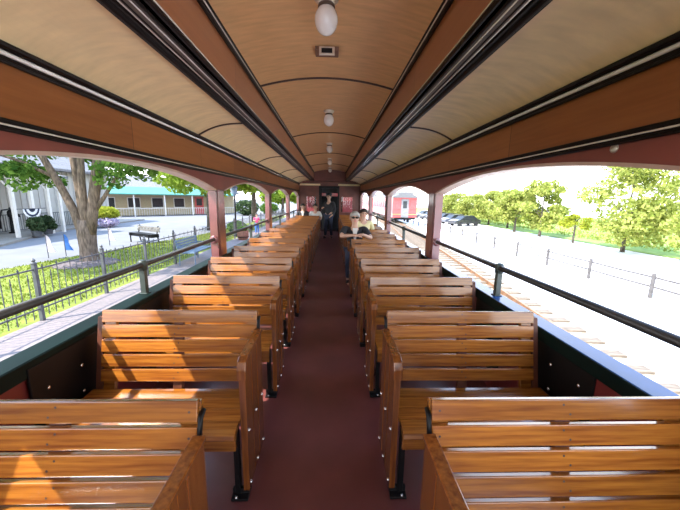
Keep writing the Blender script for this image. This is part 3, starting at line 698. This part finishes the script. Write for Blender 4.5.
def simple_tree(name, loc, label, h, rx, z0, leafm, n, size, tr=0.16, rz=0, group=None, nc=34, rc=None, bark=BARK2):
    t = thing(name, loc, label, 'tree', group, rz)
    m = MB(); m.tube([(0, 0, -0.05), (0.01, 0, z0 * 0.6), (0.03, 0.02, z0 + 0.3), (0.0, 0.05, h * 0.8)], [tr * 1.25, tr, tr * 0.8, tr * 0.25], 9)
    for _ in range(6):
        a = random.uniform(0, 6.28); b = z0 + random.uniform(0.0, 0.4) * (h - z0); l = rx * 0.7
        m.tube([(0.02, 0.02, b), (math.cos(a) * l * 0.5, math.sin(a) * l * 0.5, b + l * 0.35), (math.cos(a) * l, math.sin(a) * l, b + l * 0.6)], [tr * 0.4, tr * 0.28, tr * 0.1], 6)
    m.build('trunk', bark, t, True)
    quads('foliage', clumps(crown(rx, z0 + 0.2, h - 0.35, nc, rc or rx * 0.32), n), size, leafm, t)
    return t
simple_tree('street_tree', (-8.4, 22.0, -0.70), 'yellow-green tree whose low leaves hang in front of the green-roofed building', 6.2, 3.1, 2.5, LEAF2, 8000, 0.17, 0.2)
simple_tree('street_tree', (-7.3, 30.0, -0.70), 'green tree with leaning trunk seen behind the black lamp post', 6.5, 2.6, 3.0, LEAF1, 5000, 0.22, 0.22)
simple_tree('street_tree', (-7.0, 46.0, -0.70), 'far yellow-green tree seen between the last two left pillars', 7.0, 3.2, 1.8, LEAF2, 4000, 0.32, 0.2)
RT = [(13.9, 4.8, 1.65), (18.95, 5.85, 2.4), (26.95, 4.95, 1.8), (30.8, 4.3, 1.6), (34.9, 4.5, 1.9), (39.2, 4.3, 1.95), (43.8, 4.2, 2.1), (49.0, 4.2, 2.2), (54.5, 4.2, 2.3)]
rl = ['bright green tree at the right edge of the view, nearest of the row', 'largest bright green tree in the row past the gravel yard, crown reaching low', 'bright green round-topped tree beyond the gravel yard, next after the sapling',
      'third full-grown bright tree left of the largest one in the row', 'bright tree in the row just right of the parked cars', 'bright tree standing behind the parked cars, nearest to them', 'bright tree behind the middle of the parked cars',
      'bright tree behind the far end of the parked cars', 'last bright tree of the row, by the right pillar']
for (y, h, rx), lab in zip(RT, rl):
    simple_tree('yard_tree', (18.6 if y < 33 else 20.2, y, -1.5), lab, h, rx, 0.7, LEAF3, 4000 if y > 22 else 8000, 0.17 if y > 22 else 0.13, 0.11, group='row of bright trees beyond the gravel yard', nc=44, rc=rx * (0.36 if y > 22 else 0.42))
simple_tree('sapling', (18.5, 22.95, -1.5), 'small yellow-leaved sapling between the two larger trees of the row', 2.4, 0.95, 1.1, LEAF5, 1000, 0.12, 0.07, nc=14)

# ------------------------------------------------------------------ iron fence on the left
fx = -5.28
t = thing('iron_fence', (fx, 3.6, -0.70), 'long low black iron picket fence between the brick walk and the lawn', 'fence')
py = [-3.02 + 1.66 * i for i in range(-1, 22)]
for y in py:
    m = MB(); m.box(-0.03, 0.03, y - 0.03, y + 0.03, 0, 1.06); m.lathe([(0.042, 1.06), (0.045, 1.08), (0.02, 1.10), (0.035, 1.13), (0.005, 1.165)], 10, (0, y, 0)); m.build('post', IRONF, t)
for a, b in zip(py[:-1], py[1:]):
    m = MB(); m.box(-0.012, 0.012, a + 0.03, b - 0.03, 0.95, 0.975); m.box(-0.012, 0.012, a + 0.03, b - 0.03, 0.22, 0.245)
    k = 11
    for i in range(1, k):
        y = a + (b - a) * i / k; top = 1.02 if i % 2 else 0.90
        m.box(-0.006, 0.006, y - 0.006, y + 0.006, 0.06, top)
        zc = top - 0.03 if i % 2 else 0.80
        m.add([(0, y - 0.022, zc), (0, y, zc - 0.03), (0, y + 0.022, zc), (0, y, zc + 0.05), (0.008, y, zc), (-0.008, y, zc)], [(0, 1, 4), (1, 2, 4), (2, 3, 4), (3, 0, 4), (1, 0, 5), (2, 1, 5), (3, 2, 5), (0, 3, 5)])
    m.build('picket_panel', IRONF, t)

# right post and rail fence
t = thing('rail_fence', (10.6, 9.55, -1.5), 'weathered two-rail post fence crossing the white gravel yard', 'fence')
ry = [-5.0 + 2.5 * i for i in range(0, 16)]
for y in ry:
    m = MB(); m.box(-0.045, 0.045, y - 0.045, y + 0.045, 0, 0.84); m.build('post', GREYWOOD, t, bevel=0.01)
for a, b in zip(ry[:-1], ry[1:]):
    for z in (0.38, 0.70):
        m = MB(); m.tube([(0.05, a - 0.05, z), (0.06, (a + b) / 2, z - 0.015), (0.05, b + 0.05, z)], 0.035, 6); m.build('rail_bar', GREYWOOD, t)

# side track curving away beside the car
TK = [(2.0, 4.62), (4.2, 4.78), (5.24, 4.915), (7.3, 5.047), (10.8, 5.446), (13.27, 5.734), (16.6, 6.051), (24, 6.9), (32, 7.7), (40, 8.2), (55, 8.45), (90, 8.5)]
def tx(y):
    for (a, xa), (b, xb) in zip(TK[:-1], TK[1:]):
        if a <= y <= b: return xa + (xb - xa) * (y - a) / (b - a)
    return TK[0][1] if y < 2 else TK[-1][1]
def txs(y): return sum(tx(y + d) for d in (-3, -1.5, 0, 1.5, 3)) / 5
b = MB(); ys = [0.0 + 2 * i for i in range(46)]
lft = [(txs(y) - 2.15, y) for y in ys]; rgt = [(txs(y) + 0.95, y) for y in ys]
for i in range(len(ys) - 1):
    for j in (0,):
        a0, a1, c0, c1 = lft[i], lft[i + 1], rgt[i], rgt[i + 1]
        b.add([(a0[0] - 0.4, a0[1], -1.5), (a0[0], a0[1], -1.2), (c0[0], c0[1], -1.2), (c0[0] + 0.4, c0[1], -1.5), (a1[0] - 0.4, a1[1], -1.5), (a1[0], a1[1], -1.2), (c1[0], c1[1], -1.2), (c1[0] + 0.4, c1[1], -1.5)],
              [(0, 1, 5, 4), (1, 2, 6, 5), (2, 3, 7, 6)])
b_o = b.build('ballast_ground', BALLAST); struct(b_o)
t = thing('railway_track', (0, 0, -1.2), 'side track with rusty rails and old sleepers curving away on the right', 'track')
for off in (0.0, -1.45):
    m = MB(); pts = [(txs(y) + off, y) for y in np.arange(0.0, 80, 1.0)]
    for (xa, ya), (xb, yb) in zip(pts[:-1], pts[1:]):
        m.add([(xa - 0.035, ya, 0.13), (xa + 0.035, ya, 0.13), (xb + 0.035, yb, 0.13), (xb - 0.035, yb, 0.13), (xa - 0.05, ya, 0.0), (xa + 0.05, ya, 0.0), (xb + 0.05, yb, 0.0), (xb - 0.05, yb, 0.0)],
              [(0, 1, 2, 3), (1, 5, 6, 2), (0, 3, 7, 4)])
    m.build('running_rail', STEEL, t)
m = MB(); m.box(-1.3, 1.3, -0.11, 0.11, -0.09, 0.05); tie0 = m.mesh('sleeper', TIE, bevel=0.01)
y = 2.0; k = 0
while y < 46 and k < 90:
    o = bpy.data.objects.new('sleeper', tie0); COL.objects.link(o); o.parent = t
    o.location = (txs(y) - 0.72 + random.uniform(-0.05, 0.05), y, 0); o.rotation_euler.z = -(txs(y + 0.5) - txs(y - 0.5)); y += 0.55; k += 1

# ------------------------------------------------------------------ red coaches
def coach(loc, label, L=17.0, group=None, door=None):
    t = thing('railway_coach', loc, label, 'railway coach', group)
    W = 1.38
    m = MB(); m.prism([(-W, 0.62), (W, 0.62), (W, 2.9), (-W, 2.9)], 1, 0, L); m.build('body', RED, t, bevel=0.03)
    m = MB(); m.prism([(-W - 0.1, 2.88), (W + 0.1, 2.88), (W + 0.05, 3.0), (0.85, 3.2), (0.8, 3.42), (0.5, 3.52), (-0.5, 3.52), (-0.8, 3.42), (-0.85, 3.2), (-W - 0.05, 3.0)], 1, -0.35, L + 0.35); m.build('roof', ROOFG, t)
    m = MB(); m.prism([(-0.43, 0.64), (0.43, 0.64), (0.43, 2.72), (-0.43, 2.72)], 1, -0.04, 0.02); d = m.build('end_door', door or DOORG, t, bevel=0.01)
    m = MB(); m.box(-0.22, 0.22, -0.05, -0.03, 1.7, 2.5); m.build('pane', DGLASS, d)
    for sx in (-0.9, 0.9):
        m = MB(); m.box(sx - 0.25, sx + 0.25, -0.03, 0.02, 1.65, 2.5); w = m.build('end_window', REDG, t)
        m = MB(); m.box(sx - 0.33, sx + 0.33, -0.035, 0.015, 2.5, 2.56); m.box(sx - 0.33, sx + 0.33, -0.035, 0.015, 1.58, 1.65); m.box(sx - 0.33, sx - 0.25, -0.035, 0.015, 1.65, 2.5); m.box(sx + 0.25, sx + 0.33, -0.035, 0.015, 1.65, 2.5); m.build('frame', RED, w)
    m = MB(); m.box(-W, -0.42, -0.03, 0.0, 0.98, 1.03); m.box(0.42, W, -0.03, 0.0, 0.98, 1.03); m.box(-W - 0.015, -W, 0.1, L - 0.1, 1.0, 1.05); m.box(W, W + 0.015, 0.1, L - 0.1, 1.0, 1.05); m.build('gold_stripe', GOLD, t)
    n = 9; m = MB(); m.box(-0.02, 0.02, -0.45, 0.45, 1.62, 2.5); wm = m.mesh('side_window', DGLASS)
    for i in range(n):
        for sx in (-W, W):
            o = bpy.data.objects.new('side_window', wm); COL.objects.link(o); o.parent = t; o.location = (sx, 1.5 + (L - 3.0) * i / (n - 1), 0)
    m = MB(); m.box(-1.2, 1.2, -0.2, L + 0.2, 0.45, 0.63); m.box(-0.15, 0.15, -0.75, 0, 0.45, 0.65); m.build('underframe', BLACK, t)
    for yt in (2.3, L - 2.3):
        m = MB(); m.box(-1.05, 1.05, yt - 1.2, yt + 1.2, 0.32, 0.52); tr = m.build('truck', BLACK, t)
        for sx in (-0.75, 0.75):
            for dy in (-0.8, 0.8):
                m = MB(); m.tube([(sx - 0.06, yt + dy, 0.40), (sx + 0.06, yt + dy, 0.40)], 0.40, 16); m.build('wheel', BLACK, tr)
    return t
coach((8.45, 35.5, -1.12), 'red railway coach with grey roof on the side track, nearest of that train', group='red coaches')
coach((8.5, 54.2, -1.12), 'farther red coach of the train on the side track', group='red coaches')
c = coach((XC, 16.75, -1.25), 'red coach coupled straight ahead, seen through the end windows and doorway', group='red coaches', door=BLACK); c.scale = (1.08, 1, 1.08)

# ------------------------------------------------------------------ parked cars beyond the yard
m = MB(); m.prism([(-2.2, 0.35), (2.2, 0.35), (2.25, 0.75), (1.3, 0.95), (-1.9, 1.0), (-2.25, 0.8)], 0, -0.85, 0.85); carb = m.mesh('body', CARW, bevel=0.05)
m = MB(); m.prism([(1.2, 0.94), (0.5, 1.42), (-1.1, 1.45), (-1.8, 0.98)], 0, -0.72, 0.72); carc = m.mesh('cabin', DGLASS, bevel=0.04)
m = MB(); m.tube([(-0.1, 0, 0), (0.1, 0, 0)], 0.33, 16); carw = m.mesh('wheel', RUBBER)
m = MB(); m.prism([(0.5, 1.43), (-1.1, 1.46), (-1.1, 1.49), (0.5, 1.46)], 0, -0.70, 0.70); carr = m.mesh('roof', CARW)
cl = ['parked car nearest the tree row', 'second parked car counted from the nearest trees', 'third parked car in the distant line', 'fourth parked car in the distant line', 'fifth parked car in the distant line', 'parked car farthest along the line, by the right pillar']
for i in range(6):
    t = thing('car', (16.3 - 0.05 * i, 37.5 + 3.0 * i, -1.5), cl[i] + ' beyond the gravel yard', 'car', 'parked cars beyond the gravel yard', rz=math.pi / 2 + 0.3); t.scale = (0.85,) * 3
    for nm, me in (('body', carb), ('cabin', carc), ('roof', carr)):
        o = bpy.data.objects.new(nm, me); COL.objects.link(o); o.parent = t
    for sx in (-0.78, 0.78):
        for dy in (-1.4, 1.4):
            o = bpy.data.objects.new('wheel', carw); COL.objects.link(o); o.parent = t; o.location = (sx, dy, 0.33)

for x, y, rr, hh, lf, lab in ((-6.15, 20.6, 0.62, 0.75, LEAF1, 'low green bush at the foot of the street lamp beyond the first left pillar'), (-10.6, 40.0, 1.5, 2.0, LEAF4, 'far dark green bush seen just right of the street lamp'), (-8.6, 44.0, 1.3, 1.6, LEAF1, 'far mid green bush left of the second left pillar')):
    t = thing('bush', (x, y, -0.74), lab, 'bush')
    quads('foliage', clumps([((0, 0, hh * 0.5), (rr, rr, hh * 0.5))], 1500), 0.07 + 0.06 * rr, lf, t)
    m = MB(); m.tube([(0, 0, 0), (0.02, 0, hh * 0.6)], 0.05, 7); m.build('stem', BARK2, t)

# ------------------------------------------------------------------ pale house with a porch, far left
t = thing('porch_house', (-18.8, 21.0, -0.64), 'pale board-sided house with a white porch behind the big tree', 'house')
m = MB(); m.box(-6, 0, -9, 6.2, 0, 4.3)
for i in range(38): y = -8.9 + 0.4 * i; m.box(0, 0.03, y - 0.03, y + 0.03, 0, 4.2)
m.build('wall', SIDING, t)
m = MB(); m.prism([(-6.5, 3.9), (-3, 6.2), (0.6, 3.9), (0.6, 3.75), (-6.5, 3.75)], 1, -9.4, 6.6); m.build('roof', SHINGLE, t)
m = MB(); m.prism([(0, 3.75), (3.2, 3.25), (3.2, 3.13), (0, 3.6)], 1, -9, -1.6); m.build('porch_roof', SHINGLE, t)
m = MB(); m.box(2.75, 2.95, -9, -1.7, 2.95, 3.15); m.build('porch_beam', WHITEP, t)
for y in (-8.2, -6.9, -4.75, -3.75, -2.75, -2.0):
    m = MB(); m.box(2.78, 2.92, y - 0.07, y + 0.07, 0, 2.97)
    for sgn in (-1, 1): m.tube([(2.85, y, 2.35), (2.85, y + sgn * 0.5, 2.95)], 0.035, 6)
    m.build('porch_post', WHITEP, t)
m = MB(); m.box(0.6, 0.64, -9, 4.5, 1.0, 1.05); m.box(0.6, 0.64, -9, 4.5, 0.1, 0.14)
for i in range(95): y = -8.9 + 0.14 * i; m.box(0.61, 0.63, y - 0.01, y + 0.01, 0.1, 1.05)
m.build('iron_railing', IRONF, t)
for y in (4.6,):
    m = MB(); m.box(0.0, 0.05, y - 0.4, y + 0.4, 1.1, 2.5); w = m.build('window', WHITEP, t); m = MB(); m.box(0.05, 0.06, y - 0.33, y + 0.33, 1.18, 2.42); m.build('pane', DGLASS, w)

# things in front of the house
t = thing('bunting', (-15.86, 17.1, 0.80), 'pleated half-round bunting fan in dark and white hanging between the porch posts', 'bunting')
m = MB(); R_ = 0.52
rings = [(0.0, 0.18, 1), (0.18, 0.32, 0), (0.32, 0.42, 1), (0.42, R_, 0)]
for r0, r1, mi in rings:
    for k in range(18):
        a0, a1 = math.pi + math.pi * k / 18, math.pi + math.pi * (k + 1) / 18; d0, d1 = (0.02 if k % 2 else 0), (0 if k % 2 else 0.02)
        m.add([(d0, r0 * math.cos(a0), r0 * math.sin(a0)), (d0, r1 * math.cos(a0), r1 * math.sin(a0)), (d1, r1 * math.cos(a1), r1 * math.sin(a1)), (d1, r0 * math.cos(a1), r0 * math.sin(a1))], [(0, 1, 2, 3)], mi)
m.build('pleats', [WHITEC, NAVY], t)
m = MB(); m.tube([(0, -0.8, 0.0), (0, 0.8, 0.0)], 0.02, 6); m.build('hanging_rod', IRONF, t)
for i, (x, y, r, lab) in enumerate(((-15.7, 17.0, 0.36, 'round dark green clipped shrub below the striped bunting'), (-15.95, 17.95, 0.36, 'dark green shrub beside the right end of the striped bunting'))):
    t = thing('shrub', (x, y, -0.66), lab, 'shrub')
    m = MB(); m.lathe([(0.18, 0), (0.24, 0.3), (0.22, 0.31)], 14); m.build('pot', IRONF, t)
    quads('foliage', clumps([((0, 0, 0.65), (r, r, 0.42)), ((0.05, 0.1, 0.45), (r * 0.9, r * 0.9, 0.25))], 1300), 0.08, LEAF4, t)
t = thing('hand_pump', (-18.0, 18.1, -0.64), 'black cast iron hand pump standing before the pale porch house', 'pump')
m = MB(); m.lathe([(0.2, 0), (0.2, 0.05), (0.1, 0.1), (0.09, 0.9), (0.14, 0.95), (0.14, 1.2), (0.06, 1.3), (0.03, 1.45)], 12); m.build('column', BLACK, t, True)
m = MB(); m.tube([(0, 0.1, 1.05), (0, 0.4, 1.05), (0, 0.5, 0.9)], 0.05, 8); m.build('spout', BLACK, t, True)
m = MB(); m.tube([(0, 0, 1.35), (0, -0.45, 1.3), (0, -0.62, 0.85), (0, -0.65, 0.3)], 0.04, 8); m.build('handle', BLACK, t, True)
t = thing('flower_bush', (-16.4, 23.3, -0.70), 'yellow-green bush with pale lilac flowers at its foot, right of the big trunk', 'bush')
quads('foliage', clumps([((0, 0, 0.95), (0.75, 0.9, 0.5))], 2200), 0.11, LEAF5, t)
quads('blossom', clumps([((0.3, -0.3, 0.35), (0.55, 0.9, 0.35))], 900), 0.09, PETALW, t)
m = MB(); m.tube([(0, 0, 0), (0.02, 0, 0.8)], 0.05, 7); m.build('stem', BARK2, t)
# stick flags in the grass edge
for (x, y, mt, lab) in ((-10.3, 11.45, PALEC, 'small pale flag drooping on a stick, left of the blue one'), (-10.0, 11.85, BLUEC, 'small blue flag drooping on a stick at the edge of the lawn'), (-10.2, 14.5, PALEC, 'small pale flag on a stick just right of the big trunk')):
    t = thing('stick_flag', (x, y, -0.72), lab, 'flag')
    m = MB(); m.tube([(0, 0, 0), (0, 0, 0.85)], 0.014, 6); m.build('stick', IRONF, t)
    m = MB()
    for k in range(6):
        z0, z1 = 0.83 - k * 0.1, 0.83 - (k + 1) * 0.1; w0, w1 = 0.05 + 0.035 * k, 0.05 + 0.035 * (k + 1); d0, d1 = 0.03 * math.sin(k * 1.3), 0.03 * math.sin((k + 1) * 1.3)
        m.add([(0.01, 0, z0), (w0, d0 + 0.02, z0 - 0.02), (w1, d1 + 0.02, z1 - 0.02), (0.01, 0, z1), (0.01, 0.012, z0), (w0, d0 + 0.032, z0 - 0.02), (w1, d1 + 0.032, z1 - 0.02), (0.01, 0.012, z1)], [(0, 1, 2, 3), (4, 7, 6, 5), (1, 5, 6, 2)])
    m.build('flag_cloth', mt, t)
# slatted park bench on the lawn
t = thing('park_bench', (-9.25, 15.5, -0.72), 'grey and black park bench on the lawn edge right of the big tree', 'bench', rz=-0.55)
m = MB()
for i in range(3): m.box(-0.85, 0.85, 0.12 * i - 0.14, 0.12 * i - 0.04, 0.42, 0.45)
m.box(-0.85, 0.85, -0.13, 0.2, 0.30, 0.42)
m.build('seat', BLACK, t); t.scale = (1.15, 1.15, 1.05)
m = MB()
for i in range(2): m.box(-0.85, 0.85, 0.22 + 0.03 * i, 0.25 + 0.03 * i, 0.52 + 0.13 * i, 0.62 + 0.13 * i)
for i in range(7): m.ball((-0.72 + 0.24 * i, 0.25, 0.66), 0.09, 10, 6, (1, 0.3, 0.9))
m.build('backrest', BENCHG, t)
for sx in (-0.7, 0.7):
    m = MB(); m.tube([(sx, -0.15, 0), (sx, -0.15, 0.42), (sx, 0.2, 0.42), (sx, 0.28, 0.8)], 0.03, 6); m.tube([(sx, 0.2, 0.42), (sx, 0.27, 0)], 0.03, 6); m.build('leg', BLACK, t)
# bench on the brick walk
t = thing('metal_bench', (-4.75, 11.0, -0.70), 'blue-grey metal bench on the brick walk, just before the left pillar', 'bench', rz=math.pi / 2)
m = MB()
for i in range(5): m.box(-0.8, 0.8, -0.25 + 0.1 * i, -0.17 + 0.1 * i, 0.42, 0.45)
m.build('seat', BENCHB, t)
m = MB()
for i in range(4): m.box(-0.8, 0.8, 0.26 + 0.02 * i, 0.285 + 0.02 * i, 0.50 + 0.09 * i, 0.57 + 0.09 * i)
m.build('backrest', BENCHB, t)
for sx in (-0.72, 0.72):
    m = MB(); m.tube([(sx, -0.25, 0), (sx, -0.25, 0.62), (sx, 0.25, 0.62)], 0.022, 6); m.tube([(sx, 0.27, 0), (sx, 0.25, 0.43), (sx, 0.34, 0.86)], 0.022, 6); m.build('leg', BENCHB, t)
# lamp post
t = thing('lamp_post', (-5.5, 18.2, -0.70), 'tall black street lamp with a blue-grey lantern past the first left pillar', 'street lamp')
m = MB(); m.lathe([(0.14, 0), (0.13, 0.3), (0.07, 0.36), (0.05, 0.5), (0.045, 2.3), (0.07, 2.34)], 12); m.build('post', BLACK, t, True)
m = MB(); m.lathe([(0.09, 2.34), (0.17, 2.75), (0.18, 2.78)], 8); m.build('lantern', BENCHB, t)
m = MB(); m.lathe([(0.23, 2.78), (0.12, 2.9), (0.03, 2.98), (0.01, 3.05)], 8); m.build('lantern_cap', BLACK, t)
# barrels / planters
t = thing('barrel_planter', (-4.75, 16.9, -0.70), 'brown wooden half barrel planter outside beyond the first left pillar', 'planter')
m = MB(); m.lathe([(0.24, 0), (0.31, 0.25), (0.30, 0.5), (0.27, 0.5), (0.26, 0.42)], 18); m.build('barrel', TERRA, t)
m = MB(); m.lathe([(0.305, 0.14), (0.313, 0.14), (0.316, 0.18), (0.308, 0.18)], 18); m.build('hoop', BLACK, t)
quads('foliage', clumps([((0, 0, 0.58), (0.24, 0.24, 0.12))], 300), 0.06, LEAF1, t)

# ------------------------------------------------------------------ low green-roofed building across the street
ang = math.atan2(43.7 - 34.9, -14.5 + 24.5)
t = thing('long_building', (-24.5, 35.0, -0.72), 'long low cream building with a green canopy roof across the street', 'building', rz=ang)
L_ = 14.5
m = MB(); m.box(-3, L_, 0, 6, 0, 2.7); m.build('wall', YELLW, t)
m = MB(); m.prism([(-0.8, 2.75), (3, 4.6), (6.6, 2.75), (6.6, 2.6), (-0.8, 2.6)], 0, -3.5, L_ + 0.5); m.build('roof', SHINGLE, t)
m = MB(); m.prism([(-2.6, 2.35), (-2.6, 2.45), (0.0, 3.25), (0.0, 3.1)], 0, -1.0, L_ - 1); m.build('canopy_roof', GREENR, t)
for i in range(5):
    m = MB(); m.tube([(-0.8 + 3.0 * i, -2.4, 0), (-0.8 + 3.0 * i, -2.4, 2.45)], 0.07, 8); m.build('canopy_post', WHITEP, t)
for i in range(6):
    x = 0.2 + 2.4 * i
    if i == 4:
        m = MB(); m.box(x - 0.55, x + 0.55, -0.06, 0.0, 0, 2.2); d = m.build('door', RED, t); m = MB(); m.box(x - 0.35, x + 0.35, -0.08, -0.06, 1.1, 2.0); m.build('pane', DGLASS, d); continue
    m = MB(); m.box(x - 0.65, x + 0.65, -0.05, 0.0, 0.85, 2.05); w = m.build('window', WHITEP, t); m = MB(); m.box(x - 0.56, x + 0.56, -0.07, -0.05, 0.93, 1.97); m.build('pane', DGLASS, w)
m = MB(); m.box(-1, L_ - 1, -2.45, -2.41, 0.85, 0.9)
for i in range(60): m.box(-1 + 0.24 * i, -0.97 + 0.24 * i, -2.44, -2.42, 0.1, 0.9)
m.build('porch_railing', WHITEP, t)

# ------------------------------------------------------------------ light
sc = bpy.context.scene
w = bpy.data.worlds.new('world'); sc.world = w; w.use_nodes = True
nt = w.node_tree; L = nt.links; bg = nt.nodes['Background']
tc = nd(nt, 'ShaderNodeTexCoord'); sp = nd(nt, 'ShaderNodeSeparateXYZ'); L.new(tc.outputs['Generated'], sp.inputs[0])
rp = nd(nt, 'ShaderNodeValToRGB'); L.new(sp.outputs['Z'], rp.inputs[0])
cr = rp.color_ramp; cr.elements[0].position = 0.0; cr.elements[0].color = (1.0, 1.0, 1.0, 1); cr.elements[1].position = 0.22; cr.elements[1].color = (0.93, 0.97, 1.0, 1)
e = cr.elements.new(0.5); e.color = (0.50, 0.68, 1.0, 1); e = cr.elements.new(1.0); e.color = (0.34, 0.54, 0.95, 1)
L.new(rp.outputs[0], bg.inputs['Color']); bg.inputs['Strength'].default_value = 2.6
s = bpy.data.lights.new('sun', 'SUN'); s.energy = 7.0; s.angle = math.radians(0.6); s.color = (1.0, 0.93, 0.82)
so = bpy.data.objects.new('sun', s); COL.objects.link(so)
so.rotation_euler = Vector((1.0, 0.65, -1.58)).to_track_quat('-Z', 'Y').to_euler(); so.location = (-10, -3, 20)
vs = sc.view_settings; sc.display_settings.display_device = 'sRGB'
vs.view_transform = 'Standard'; vs.look = 'None'; vs.gamma = 1.0; vs.use_curve_mapping = False; vs.exposure = 0.78
sc.cycles.max_bounces = 10; sc.cycles.diffuse_bounces = 6; sc.cycles.transparent_max_bounces = 12
sc.cycles.use_denoising = True
